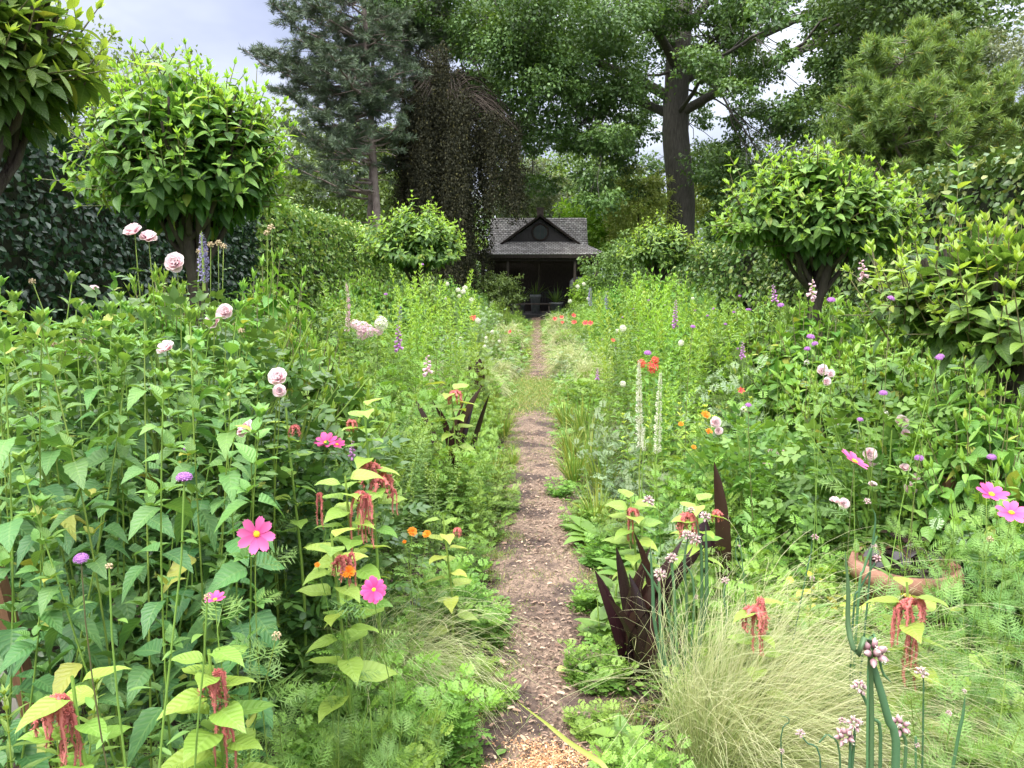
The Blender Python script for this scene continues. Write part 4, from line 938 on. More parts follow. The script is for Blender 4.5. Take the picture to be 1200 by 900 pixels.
def lathe(prof, k=24):
    mb = MB(); a = np.arange(k)*6.2832/k; V = np.array([(r_*math.cos(q), r_*math.sin(q), z) for r_, z in prof for q in a]); i = np.arange(len(prof)-1)[:, None]*k; j = np.arange(k)[None]
    mb.add(V, np.stack([i+j, i+(j+1) % k, i+k+(j+1) % k, i+k+j], -1).reshape(-1, 4)); return mb
def potted(loc, r_, h, label, seed, n=60, L=1.1, w=.035, potm='urn', z0=0.0):
    t = thing('potted_plant', label, 'potted plant', loc)
    part('pot', lathe([(0.01, 0), (r_*.7, 0), (r_*.95, h*.85), (r_*1.08, h*.86), (r_*1.08, h), (r_*.9, h), (r_*.85, h*.88), (.01, h*.88)]).mesh('pot', G[potm]), t)
    part('foliage', strap_clump(seed, n, L, w, 'mid', arch=.7, out=1.0), t, Matrix.Translation((0, 0, h*.88)))
potted((SHX-1.0, SHY+.5, .09), .3, .5, 'tall strappy potted plant in the middle of the shelter', 31, 46, 1.5)
potted((SHX+.75, SHY+.9, .09), .3, .55, 'wide arching potted plant beside the front shelter post', 32, 60, 1.2)
potted((SHX+1.95, SHY-1.0, 0), .3, .45, 'spiky potted plant standing outside by the thick shelter post', 33, 90, .9, .03)
potted((SHX-.2, SHY+1.6, .09), .25, .9, 'slim potted plant with leaning leaves in front of the shelter bench', 34, 24, 1.1)
t = thing('stone_urn', 'rounded grey stone urn on a foot by the front shelter post', 'urn', (SHX+1.75, SHY+.3, 0.09))
part('bowl', lathe([(.01, .9), (.1, .9), (.34, 1.05), (.42, 1.3), (.40, 1.52), (.28, 1.66), (.12, 1.72), (.01, 1.72)]).mesh('bowl', G['urn']), t)
part('foot', lathe([(.3, 0), (.3, .1), (.16, .2), (.13, .75), (.2, .9), (.01, .9)]).mesh('foot', G['urn']), t)

# ------------------------------------------------------------------ hedges
def hedge(seed, label, cat, nm, x0, x1, y0, y1, h, *a, **k):
    P_ = hedge_parts(seed, x0, x1, y0, y1, h, *a, **k)
    c = np.array([(x0+x1)/2, y0, 0]); M = Matrix.Translation(Vector(-c)); stand([(p[0], p[1], M) for p in P_], nm, label, cat, c)
hedge(1, 'dark glossy-leaved beech hedge behind the nearest hydrangea trees on the rose side', 'hedge', 'beech_hedge', -5.4, -4.2, 3.5, 11.6, 2.95, 'hedge', .075, 620, T_LOW)
hedge(2, 'clipped ivy-covered hedge wall running to the shelter on the rose side', 'hedge', 'ivy_hedge', -5.4, -4.25, 11.9, 26, 2.95, 'ivy', .085, 420, T_LOW)
hedge(3, 'tall ivy-covered hedge with bright creeper top on the feather-grass side', 'hedge', 'ivy_hedge', 4.6, 5.8, 4.0, 16.5, 2.9, 'ivyd', .095, 420, T_LOW, face=-1)
hedge(4, 'lower dark clipped hedge near the shelter on the feather-grass side', 'hedge', 'ivy_hedge', 4.3, 5.6, 16.9, 31, 2.5, 'ivyd', .11, 260, T_LOW, face=-1)

# ------------------------------------------------------------------ hydrangea trees lining the beds
def hyd_tree(label, px, pyc, Y, rx, rz, seed, nsh, lf=.10, off=0, **k):
    c = at(px, pyc, Y); c[0] -= off; k['lean'] = (off, 0)
    return stand(std_hydrangea(seed, rx, rz, c[2], nsh, lf, **k), 'hydrangea_tree', label, 'hydrangea tree', (c[0], c[1], 0), group='hydrangea trees along the beds')
hyd_tree('large round hydrangea tree under open sky above the pale pink roses', 225, 190, 5.3, .76, .86, 1, 520, .105, lumps=11)
hyd_tree('hydrangea tree overhanging the top corner above the toothed-leaf stand', -42, 62, 3.0, .54, .55, 2, 250, .105, off=.34)
hyd_tree('bright lime hydrangea tree against the dark weeping beech', 487, 285, 14.4, 1.0, .85, 3, 380, .13)
hyd_tree('small far hydrangea tree at the foot of the great oak', 772, 290, 15.8, .80, .62, 4, 230, .12)
hyd_tree('dense domed hydrangea tree in front of the soft yellow-green pine', 958, 252, 6.9, .84, .74, 5, 460, .11, trunks=4)
HT6 = hyd_tree('nearest hydrangea tree beside the hedge with one tall leafy shoot', 1180, 345, 4.1, .72, .50, 6, 330, .11, lumps=8, off=-.1, lsh=1.5, upb=1.5, zmin=-.9)
_p = at(1118, 300, 4.0); _h = leafy(99, .62, 1, [leaf_tpl(5, .42, .72, .16, .2)], .11, 'hyd', 'stemr', spread=0, splay=.05, node=.07, n0=.1, rise=.5, young=.9, small=.8, dens=1)
for q_ in _h: part({'stem': 'shoot_stem', 'foliage': 'shoot_leaves'}[q_[0]], q_[1], HT6, Matrix.Translation((_p[0]-HT6.location.x, _p[1]-HT6.location.y, 1.62)))

# ------------------------------------------------------------------ trees beyond the hedges
def tree(name, label, cat, base, parts, group=None): stand(parts, name, label, cat, base, group=group)
def local(cl, b): cl = np.array(cl, float).copy(); cl[:, 0] -= b[0]; cl[:, 1] -= b[1]; return cl
# great oak
YO = 38.0; ob = at(796, 330, YO); ob[2] = 0
def pxc(px, py, Y, r): p = at(px, py, Y); return [p[0], p[1], p[2], r]
ro = np.random.default_rng(5); oc = []
reg = [(600, 60, 3.1), (560, 40, 3), (520, 60, 2.6), (640, 30, 3), (700, 20, 3), (760, 10, 3), (655, 95, 3), (700, 120, 2.8), (610, 130, 2.6), (560, 110, 2.3), (650, 160, 2.0), (590, 165, 2.0),
       (740, 175, 2.2), (715, 205, 1.8), (845, 170, 2.6), (890, 190, 2.4), (850, 110, 2.4), (900, 240, 1.7), (860, 215, 1.8), (930, 130, 2.2), (980, 30, 2.8), (1040, 20, 2.8), (1010, 60, 2.4),
       (835, 20, 2.0), (480, 40, 2.2), (470, 20, 2), (730, 75, 1.6), (700, 165, 1.6), (1090, 20, 2.3), (680, 60, 2.4), (1000, -40, 3), (880, -40, 3), (760, -50, 3.2), (640, -40, 3.2), (520, -30, 3), (1100, -30, 2.4), (620, 200, 1.5), (580, 20, 2.4), (545, 75, 2), (835, 130, 1.8), (850, 60, 2.0), (745, 140, 1.8), (905, 150, 1.9), (880, 105, 1.8), (960, 115, 1.8), (870, 25, 1.8), (920, -5, 2.2), (930, 60, 1.3), (790, 45, 2.0), (805, 90, 1.7), (742, 190, 1.6), (850, 195, 1.7), (782, 5, 2.4)]
for (px, py, r_) in reg:
    for q in range(3):
        qx = px+ro.normal()*20; dY = ro.normal()*3.5-2.0
        if abs(qx-794) < 45 and (py > 110 or ro.random() < .4): dY = 3.5+abs(dY)*.5
        oc.append(pxc(qx, py+ro.normal()*15, YO+dY, r_*(.42+.26*ro.random())))
for q in range(8): d = unit(ro.normal(size=3)+[0, 0, .5]); oc.append([ob[0]+d[0]*12, ob[1]+d[1]*10+2, 16+abs(d[2])*9, 2.2])
OP = tree_parts(7, [(0, 0, 0), (0.0, 0, 5.0), (-.15, .1, 9.0), (.1, 0, 13), (.6, .2, 19)], [.74, .66, .62, .50, .25], local(oc, ob), .175, 'oak', 'barkg', nl=1350, jitter=.72, flat=.6, young=.8, limb_k=17, limb_min=9.2, twig_n=5)
tree('oak_tree', 'great oak with a thick grey trunk and wide crown over the shelter', 'oak tree', ob, OP)
# pines on the rose side
def pine_tree(label, basepx, Y, seed, height, limbdefs, leaf='pine', lean=0, r0=.2):
    b = at(basepx, 330, Y); rng_ = np.random.default_rng(seed); T = [(0, 0, 0), (lean*.3, 0, height*.35), (lean, 0, height)]
    limbs = []
    for (px, py, dy, tr, nt) in limbdefs:
        e = at(px, py, Y+dy)-np.array([b[0], b[1], 0]); z0 = max(2.2, e[2]-abs(e[0])*.22-.2); z0 = min(z0, height*.96); limbs.append(((lean*z0/height, 0, z0), e, tr*1.25, int(nt*2.1)))
    stand(pine_parts(seed, [(T, r0, .06)], limbs, .22, leaf, per=90, dead=6), 'pine_tree', label, 'pine tree', (b[0], b[1], 0), group='pine trees behind the hedge')
rp = np.random.default_rng(8)
def lim(lst, dy=1.6): return [(px+rp.normal()*6, py+rp.normal()*5, rp.normal()*dy, tr, nt) for (px, py, tr, nt) in lst for _ in (0, 1)]
pine_tree('dark grey-green pine with a leaning trunk and sky gaps behind the hedge', 447, 29, 3, 13.5, lim([(330, 20, .8, 13), (310, 60, .75, 14), (345, 45, .8, 12), (290, 75, .6, 10), (350, 90, .8, 14), (330, 120, .7, 12), (375, 70, .9, 14), (400, 30, .9, 14), (370, 140, .8, 12), (350, 165, .6, 9), (420, 60, .9, 14), (460, 25, .8, 12), (480, 70, .7, 9), (410, 100, .8, 13), (440, 120, .8, 13), (395, 0, .8, 12), (350, -10, .8, 12), (430, -20, .8, 12), (395, 165, .7, 9), (470, 150, .6, 7), (385, 195, .6, 8), (340, 190, .5, 6)]), r0=.21, lean=-.5)
pine_tree('second pine with a slim pale trunk close beside the first one', 432, 31, 4, 11, lim([(360, 110, .7, 10), (400, 130, .7, 11), (460, 100, .8, 11), (420, 170, .6, 8), (390, 60, .8, 10), (440, 40, .8, 10), (330, 150, .6, 8), (475, 190, .6, 7), (370, 215, .6, 7)]), r0=.17, lean=.4)
pine_tree('third pine merging into the crown of the weeping beech', 472, 33, 5, 13, lim([(440, 10, .8, 12), (480, 20, .8, 12), (505, 45, .8, 11), (520, 10, .8, 11), (450, 60, .8, 12), (495, 85, .7, 10), (430, 95, .8, 11), (465, 115, .8, 11), (515, 110, .6, 8), (440, 150, .6, 9), (490, 140, .6, 8), (470, -15, .8, 12)]), r0=.19, lean=.3)
# soft-needled pine right of the oak, built as several leaders
def soft_pine(label, px0, Y, seed, tops, r0=.16):
    b = at(px0, 330, Y); rng_ = np.random.default_rng(seed); limbs = []; trunks = []
    for (tx, ty, dy) in tops:
        tp = at(tx, ty, Y+dy)-np.array([b[0], b[1], 0]); trunks.append(([(0, 0, 0), (tp[0]*.5, tp[1]*.4, tp[2]*.3), (tp[0], tp[1], tp[2])], r0*.7, .02))
        for k in range(20):
            f = .34+.66*(k/20)**.8; a = k*2.4+rng_.random(); Lb = 1.75*(1-f)**.7+.25; s0 = np.array([tp[0]*min(1, f+.1), tp[1]*min(1, f+.1), tp[2]*f]); e = s0+np.array([math.cos(a)*Lb, math.sin(a)*Lb, .55*Lb+.15]); limbs.append((s0, e, .26, 22))
    stand(pine_parts(seed, trunks, limbs, .14, 'wpine', 'barkp', per=95, up=.6), 'soft_pine_tree', label, 'pine tree', (b[0], b[1], 0))
soft_pine('feathery yellow-green pine behind the creeper-topped hedge', 1080, 14.5, 9, [(1042, 65, 0), (1085, 42, .8), (1115, 62, .2), (1150, 95, .6), (1015, 135, -.4), (1180, 140, .2), (1060, 120, -1.0), (1110, 130, -1.1)])
# weeping purple beech
def weeping(label, px0, Y, seed):
    b = at(px0, 330, Y); rng_ = np.random.default_rng(seed); mt, ml = MB(), MB(); top = at(520, 85, Y)[2]
    t = np.linspace(0, 1, 12)[:, None]; C = np.hstack([.25*np.sin(t*3), .1*np.cos(t*4), t*(top-.4)]); mt.tubes(C, np.linspace(.26, .08, 12), 10)
    n = 620
    K = 30; ka = np.arange(K)*2.4; kq = (np.arange(K)+.5)**.5/K**.5; ko = rng_.normal(size=K)*.8-.3; w_ = rng_.integers(0, K, n)
    a = ka[w_]+rng_.normal(size=n)*.10/(kq[w_]+.2); q_ = np.clip(kq[w_]+rng_.normal(size=n)*.06, .05, 1.1); ext = np.where(np.cos(a) > 0, 1.9+1.3*np.cos(a), 2.1)
    rr = q_*ext; cx_, cy_ = np.cos(a)*rr, np.sin(a)*q_*1.9
    z1 = top+.2-.20*rr**2*np.where(np.cos(a) > 0, .85, 1.6)+ko[w_]-rng_.random(n)*.5; z1 = np.maximum(z1, 4.4)-np.abs(rng_.normal(size=n))*.25
    z0 = np.maximum(.35, np.where(rng_.random(n) < .6, .4+2*rng_.random(n), z1-(2.0+4.5*rng_.random(n)))); z0 = np.where(cx_ > 1.5, np.maximum(z0, 3.9+1.0*rng_.random(n)), z0); z0 = np.minimum(z0, z1-.6)
    kp = (cx_ < 1.0) | (rng_.random(n) < .5); a, rr, cx_, cy_, z1, z0 = [v[kp] for v in (a, rr, cx_, cy_, z1, z0)]; n = len(a)
    tt = np.linspace(0, 1, 6); A = np.stack([np.zeros(n), np.zeros(n), np.minimum(top-.5, z1-.2)], 1); Bp = np.stack([cx_, cy_, z1], 1)
    arch = A[:, None]*(1-tt[None, :, None])+Bp[:, None]*tt[None, :, None]; arch[..., 2] += np.sin(tt*3.14)[None]*.35*rr[:, None]; mt.tubes(arch, np.linspace(.03, .008, 6)[None]*np.ones((n, 1)), 4)
    for i in range(n):
        L = z1[i]-z0[i]; k = int(75*L); u = rng_.random(k); w = .15+.08*np.sin(u*9+i)
        P = np.stack([cx_[i]+.12*np.sin(u*4+i)+rng_.normal(size=k)*w, cy_[i]+rng_.normal(size=k)*w, z1[i]-u*L], 1)
        ml.place(T_DIA, P, rng_.normal(size=(k, 3))*.5+[0, 0, -1.1], rng_.normal(size=(k, 3))+np.array([np.cos(a[i]), np.sin(a[i]), .2]), .085*(.6+.7*rng_.random(k)), age=np.where(rng_.random(k) < .12, rng_.random(k), 0), rng=rng_)
    stand([('trunk', mt.mesh('trunk', G['bark'])), ('crown', ml.mesh('crown', G['beechp']))], 'weeping_beech', label, 'beech tree', (b[0], b[1], 0))
weeping('dark purple weeping beech whose curtains hang over the shelter roof', 527, 31.5, 12)
# other trees
def bushy(name, label, cat, px, py, Y, rx, rz, seed, leafm, leaf, n=26, nl=260, r_=(.35, .55), ry=None, tpl=None, barkm='bark', hang=0, group='trees beyond the garden', low=0.0, zmin=-.7):
    c = at(px, py, Y); rng_ = np.random.default_rng(seed); ry = ry or rx
    cl = clump_cloud(rng_, (0, 0, c[2]), rx, ry, rz, n, r_[0]*min(rx, rz), r_[1]*min(rx, rz), zmin=zmin); cl[:, 2] = np.maximum(cl[:, 2], .5)
    tree(name, label, cat, (c[0], c[1], 0), tree_parts(seed, [(0, 0, 0), (0.05*rx, 0, c[2]*.5), (0, 0, c[2]+rz*.4)], [.05+.03*rx, .04+.02*rx, .03], cl, leaf, leafm, barkm, tpl=tpl, nl=nl, hang=hang, flat=.75), group)
bushy('bamboo_clump', 'golden-green bushy clump left of the oak trunk behind the shelter', 'bush', 748, 244, 37, 1.35, 2.1, 21, 'bgy', .17, tpl=T_DIAN, nl=420)
bushy('maple_tree', 'bright yellow-green small tree just behind the shelter ridge', 'tree', 712, 268, 40.5, 2.5, 1.9, 22, 'bgl', .20, nl=520)
bushy('dogwood_tree', 'rounded grey-green tree seen over the shelter chimney', 'tree', 618, 238, 46, 2.2, 2.4, 23, 'bgs', .18, nl=420)
bushy('holly_tree', 'dark bush rising between the oak trunk and the domed hydrangea', 'tree', 866, 258, 35, 1.3, 2.1, 24, 'oak', .16, nl=380)
bushy('lilac_bush', 'yellowish bush beside the oak trunk above the far hedge', 'bush', 838, 235, 44, 2.4, 2.4, 25, 'bgy', .17, nl=340)
bushy('lime_tree', 'tall leafy tree filling the gap between weeping beech and oak', 'tree', 672, 235, 56, 4.5, 3.6, 26, 'bgg', .28, n=30, nl=420)
bushy('lime_tree', 'light green tree showing through behind the two pines', 'tree', 395, 215, 50, 6.0, 4.0, 27, 'bgg', .28, n=44, nl=420)
bushy('holm_oak', 'dark dense tree rising behind the soft yellow-green pine', 'tree', 1062, 60, 30, 3.2, 4.4, 28, 'oak', .19, n=40, nl=520, r_=(.3, .5))
bushy('ash_tree', 'grey-green tree at the sky edge behind the soft pine', 'tree', 1185, 140, 27, 2.4, 3.2, 29, 'bgs', .17, n=30, nl=480, tpl=T_DIAN)
bushy('elder_bush', 'rough green bush spilling from the hedge beside the shelter', 'bush', 742, 318, 27, 1.5, 1.3, 35, 'bgg', .10, nl=380)
bushy('elder_bush', 'dark low bush between weeping beech and hedge end', 'bush', 455, 330, 27, 1.8, 1.6, 36, 'oak', .11, nl=380)
bushy('hornbeam_tree', 'green tree peering over the big round hydrangea tree', 'tree', 135, 158, 15, 2.2, 1.5, 37, 'bgg', .10, nl=420)
bushy('willow_tree', 'pale feathery tree between the oak and the domed hydrangea', 'tree', 935, 215, 40, 2.8, 4.0, 38, 'bgs', .2, nl=320, tpl=T_DIAN)
bushy('elder_bush', 'small flowering bush at the shelter corner by the weeping beech', 'bush', 585, 345, 31.5, .9, .85, 41, 'bgg', .09, nl=260)
bushy('elder_bush', 'small bush in front of the thick shelter post', 'bush', 692, 345, 31.5, .8, .8, 42, 'bgl', .09, nl=260)
rw = np.random.default_rng(77); wc = []
for k in range(190):
    a = R(-60)+R(120)*k/189; d = 75+rw.random()*30; wc.append([math.sin(a)*d, math.cos(a)*d, 2+8.5*rw.random(), 2.5+2*rw.random()])
mb = MB(); wcn = np.array(wc)
for c in wcn:
    n = 420; d = unit(rw.normal(size=(n, 3))); P = c[:3]+d*c[3]*(.6+.5*rw.random(n))[:, None]; P[:, 2] = np.abs(P[:, 2]); mb.place(T_DIA, P, rw.normal(size=(n, 3)), rw.normal(size=(n, 3))+d, .75*(.6+.6*rw.random(n)), age=np.clip(d[:, 2], 0, 1)*.6*rw.random(n), rng=rw)
thing('distant_woodland', 'far-off belt of woodland closing the view behind the garden', 'woodland', kind='stuff', data=mb.mesh('distant_woodland', G['bgg']))
# ------------------------------------------------------------------ flowering plants placed one by one
BL = dict(rose=[bloom_rose(s_) for s_ in (1, 2, 3)], cosp=bloom_cosmos(2, 'cpink', .046), cosm=bloom_cosmos(5, 'hot', cup=.25), cosd=bloom_cosmos(6, 'hot', cup=-.15, n=12), disc=disc_mesh(),
          verb=[bloom_verb(s_) for s_ in (4, 5)], cal=bloom_daisy(7, .022), poppy=bloom_cosmos(8, 'red', .034, .35, 6), ph=bloom_head(9, .035, 26, 'ppink'), phw=bloom_head(10, .035, 26, 'white'),
          bud=bloom_head(11, .010, 10, 'tan', fl=.9, pet=3, flat=1, zmin=-.3), wh=bloom_head(12, .020, 22, 'white', fl=.3, flat=1, zmin=-.6), redt=bloom_head(13, .03, 12, 'red', fl=.6, pet=4))
FOX = [bloom_bells(20, .13, 16, .026), bloom_bells(21, .20, 26, .024), bloom_bells(22, .10, 10, .03, 'ppink')]
SPK = [bloom_spike(30, .50, 420, .009, .016), bloom_spike(31, .46, 380, .009, .016), bloom_spike(32, .18, 120, .008, .012), bloom_spike(33, .16, 150, .008, .014, 'lav'), bloom_spike(34, .28, 200, .008, .010, 'ppink')]
BUL = [bloom_bulbils(40, .019, 12, 9), bloom_bulbils(41, .014, 9, 20)]
TAS = [tassel(50, .20, .008, 3, .10), tassel(51, .26, .008, 4, .14), tassel(52, .07, .009, 6, .45)]
rf = np.random.default_rng(99)
def stem_mesh(base, tips, r0=.0028, mat='stem', wob=.03, bases=None, k=5):
    mb = MB()
    for i, t in enumerate(tips):
        t = np.array(t, float); b0 = np.array(bases[i] if bases is not None else (rf.normal()*.03, rf.normal()*.03, 0.)); u = np.linspace(0, 1, 10)[:, None]
        P = b0*(1-u)+t*u; P[:, :2] = b0[:2]*(1-u**1.7)+t[:2]*u**1.7; P[1:-1] += np.sin(u[1:-1]*6+i)*wob*.25*np.array([1, .6, 0]); mb.tubes(P, np.linspace(r0, r0*.55, 10), k, r=rf.random(), age=.3)
    return mb.mesh('stem', G[mat])
LVS = {'rose bush': ([T_ROSE], .11, 4, 'rose'), 'cosmos': (T_COS, .11, 5, 'cosmos'), 'verbena': (T_NAR, .06, 3, 'mid'), 'marigold': (T_FROND, .07, 4, 'fern')}
def flowering(name, label, cat, x, y, flowers, fol=None, r0=.0028, group=None, smat='stem', extra=(), spread=None):
    """flowers: list of (px, py, dy, mesh or parts, facing, scale[, sub-part name, mesh]); foliage parts are added at the base"""
    tips, items = [], []
    for f in flowers:
        p = at(f[0], f[1], y+f[2])-np.array([x, y, 0]); tips.append(p); items.append((p, f))
    t = thing(name, label, cat, (x, y, 0), group=group)
    if tips:
        bs = None if spread is None else [np.array([p[0]*spread, p[1]*spread, 0]) for p in tips]
        part('stem', stem_mesh(None, tips, r0, smat, bases=bs), t)
    if tips and cat in LVS:
        tl, sz, nn, mt_ = LVS[cat]; ml = MB()
        for i, p in enumerate(tips):
            b0 = bs[i] if spread is not None else np.zeros(3)
            for q in range(nn):
                u = 1-.06-.42*(q+rf.random()*.6)/nn; c_ = np.array([b0[0]*(1-u**1.7)+p[0]*u**1.7, b0[1]*(1-u**1.7)+p[1]*u**1.7, p[2]*u]); a = rf.random()*6.28
                ml.place(tl[q % len(tl)], [c_], (math.cos(a), math.sin(a), .35), (-.2*math.cos(a), -.2*math.sin(a), 1), sz*(.6+.5*rf.random()), age=.3*rf.random(), rng=rf)
        part('foliage', ml.mesh('foliage', G[mt_]), t)
    for p, f in items:
        if cat == 'rose bush': f = f[:5]+(f[5]*.84,)+f[6:]
        d = f[4] if f[4] is not None else (rf.normal()*.3, -.5, .8); M = MX(p, d, rf.random()*6, f[5])
        if isinstance(f[3], list):
            o = part('bloom', f[3][0][1], t, M); part('stalk', f[3][1][1], o)
        elif isinstance(f[3], tuple):
            o = part('bloom', f[3][1], t, M); part('bulbils', f[3][0], o)
        else:
            o = part('bloom', f[3], t, M)
            if len(f) > 6: part('disc', f[6], o)
    for e in (fol or []): part(e[0], e[1], t, e[2] if len(e) > 2 else None)
    for e in extra: part(*e[:2], t, *(e[2:]))
    return t
def M0(s=1.0, rz=0.0, loc=(0, 0, 0)): return Matrix.Translation(Vector(loc)) @ Matrix.Rotation(rz, 4, 'Z') @ Matrix.Scale(s, 4)
CAMD = (0, -1, .25)
# pale pink roses in the toothed-leaf stand
R_ = BL['rose']; dc = BL['disc']
x, y = at(215, 600, 3.0)[0], 3.0
flowering('rose_bush', 'tall rose bush with pale pink blooms rising above the toothed-leaf stand', 'rose bush', x, y,
          [(158, 274, 0, R_[0], (-.2, -.5, .8), 1.05), (174, 281, .03, R_[1], (.2, -.5, .7), .95), (207, 309, -.1, R_[2], (.1, -1, .35), 1.1), (265, 366, -.2, R_[0], (.1, -1, .4), .85), (252, 377, -.2, R_[1], (-.3, -.9, .3), .85),
           (196, 410, -.7, R_[2], (-.2, -.7, .8), .75), (241, 378, .1, BL['bud'], None, 1), (275, 378, .1, BL['bud'], None, 1.2), (283, 388, .0, BL['bud'], None, 1.2), (110, 340, 0, R_[2], (0, -.3, 1), .55), (38, 330, 0, BL['bud'], None, 1.2), (95, 355, .1, BL['wh'], None, .9), (108, 423, -.1, BL['wh'], None, 1), (65, 405, 0, BL['bud'], None, 1.4),
           (247, 287, .3, BL['bud'], None, 1.3), (256, 285, .3, BL['bud'], None, 1.3), (262, 289, .3, BL['bud'], None, 1.3), (233, 295, .3, BL['bud'], None, 1.2), (240, 296, .3, BL['bud'], None, 1.2), (177, 455, -.1, BL['bud'], None, 1.3), (97, 400, 0, BL['bud'], None, 1.2)],
          rose_foliage(60, .95, .55, 1.42, 1500), r0=.0035, spread=.5)
x, y = at(305, 600, 3.15)[0], 3.15
flowering('rose_bush', 'rose bush with low pale pink blooms beside the hydrangea shrub', 'rose bush', x, y,
          [(327, 443, -.75, R_[1], (0, -.9, .5), .85), (328, 458, -.8, R_[0], (.2, -.9, .2), .60), (288, 503, -.95, R_[2], (-.3, -.8, .5), .85), (318, 267, .1, BL['bud'], None, 1.5), (313, 273, .1, BL['bud'], None, 1.2), (347, 467, .1, BL['wh'], None, .6), (333, 524, -.2, BL['wh'], None, .6), (268, 548, -.1, BL['bud'], None, 1.4), (279, 490, 0, BL['bud'], None, 1.3), (340, 463, 0, BL['bud'], None, 1)],
          rose_foliage(61, .42, .5, 1.12, 800), r0=.003, spread=.5)
# pale roses on the feather-grass side
x, y = at(1040, 600, 3.7)[0], 3.7
flowering('rose_bush', 'shell-pink rose bush behind the terracotta pot with many open blooms', 'rose bush', x, y,
          [(963, 434, 0, R_[0], CAMD, .8), (973, 438, .1, R_[1], CAMD, .55), (968, 447, 0, R_[2], CAMD, .6), (1056, 495, 0, R_[1], (0, -1, .6), .9), (1060, 508, 0, R_[0], CAMD, .65), (1018, 532, -.2, R_[2], CAMD, .9), (1022, 540, -.1, R_[0], (0, -1, 0), .7), (979, 494, .1, R_[1], CAMD, .5), (1060, 550, -.3, R_[0], (0, -.5, 1), .7), (1066, 572, -.3, R_[2], CAMD, .8), (1072, 560, -.2, R_[1], CAMD, .6), (988, 590, -.4, R_[1], CAMD, .7), (978, 588, -.4, R_[2], (0, -.4, 1), .6), (1022, 569, -.3, R_[0], (0, -.4, 1), .55), (1037, 485, .1, BL['wh'], None, 1), (945, 425, 0, BL['wh'], None, .8)],
          rose_foliage(62, .55, .5, .95, 700, leafm='mid'), spread=.4)
x, y = at(880, 600, 4.4)[0], 4.4
flowering('rose_bush', 'faded shell-pink rose bush beyond the dark strap-leaved clump', 'rose bush', x, y,
          [(838, 495, 0, R_[0], CAMD, .95), (842, 505, 0, R_[1], CAMD, .7), (905, 533, 0, R_[2], (0, -.5, 1), .9), (897, 545, 0, R_[0], CAMD, .7), (915, 530, .2, R_[1], CAMD, .6), (872, 480, .2, BL['wh'], None, 1.3)],
          rose_foliage(63, .5, .5, .72, 600, leafm='mid'), spread=.4)
x, y = at(420, 600, 7.2)[0], 7.2
flowering('phlox_plant', 'pale pink phlox clump in front of the ivy hedge end', 'phlox', x, y,
          [(424, 384, 0, BL['ph'], CAMD, 1.8), (432, 388, 0, BL['ph'], CAMD, 1.6), (447, 379, 0, BL['phw'], CAMD, 1.9), (425, 392, .1, BL['ph'], CAMD, 1.5), (407, 388, 0, SPK[4], (0, 0, 1), 1.6), (444, 388, 0, BL['ph'], CAMD, 1.2), (416, 380, .3, BL['ph'], CAMD, 1.3)], leafy(70, 1.05, 9, T_LAN, .10, 'mid', 'stem', spread=.22, splay=.2), spread=.4)
# cosmos
def cosmos(label, bx, Y, fl, seed, h=.6, s=1.0, rad=.25, lf='cosmos', group='cosmos plants'):
    x = at(bx, 700, Y)[0]; return flowering('cosmos_plant', label, 'cosmos', x, Y, fl, ferny(seed, h, rad, 8, .12*s, lf, 13, T_COS, .5, .4, 6), r0=.002, group=group)
cosmos('cosmos with one big open pink flower above the lime amaranth', 290, 1.75, [(301, 626, 0, BL['cosp'], (.05, -1, .35), 1.0, dc), (324, 745, -.1, BL['shade'] if 'shade' in BL else BL['bud'], None, .8)], 201, .62)
cosmos('cosmos with a half-closed crimson pink flower seen side-on', 262, 1.65, [(252, 703, 0, BL['cosm'], (0, -.15, 1), .62, dc)], 202, .42)
cosmos('cosmos turned away, showing the back of its round magenta flower', 445, 2.15, [(438, 691, -.25, BL['cosd'], (.1, .9, -.3), .82, dc)], 203, .42)
cosmos('cosmos with a ragged magenta flower behind the red-tasselled amaranth', 378, 2.9, [(382, 519, 0, BL['cosm'], (0, -.5, .9), 1.15, dc), (395, 521, .1, BL['cosm'], (.3, -.4, .9), .8, dc)], 204, .8)
cosmos('cosmos with a rose-pink cup flower in front of the shell-pink roses', 1000, 2.4, [(1001, 541, 0, BL['cosp'], (.45, -.25, .85), 1.1, dc)], 205, .62)
cosmos('cosmos with a wide crimson flower by the white stake', 1150, 2.6, [(1162, 580, 0, BL['cosm'], (.0, -.45, .9), 1.25, dc), (1160, 632, -.1, BL['bud'], None, .8)], 206, .8)
cosmos('cosmos with a pale-edged pink flower at the edge of the view', 1180, 2.3, [(1185, 601, 0, BL['cosp'], (-.1, -.5, .8), 1.0, dc)], 207, .75)
for i, (bx, Y, h, lab) in enumerate([(1100, 2.05, .58, 'flowerless cosmos with thready leaves beside the drooping red tassels'), (1170, 1.9, .66, 'thready cosmos foliage at the lower corner below the crimson flower'), (1140, 2.9, .8, 'thready cosmos foliage just behind the terracotta pot rim'), (1210, 2.6, .95, 'tall thready cosmos foliage cut by the edge of the view'),
                                     (330, 1.9, .42, 'short thready cosmos foliage below the big pink cosmos flower'), (215, 1.75, .4, 'thready cosmos foliage low among the toothed leaves'), (360, 2.5, .5, 'thready cosmos foliage among the amaranths on the rose side')]):
    cosmos(lab, bx, Y, [], 210+i, h, .95, .3)
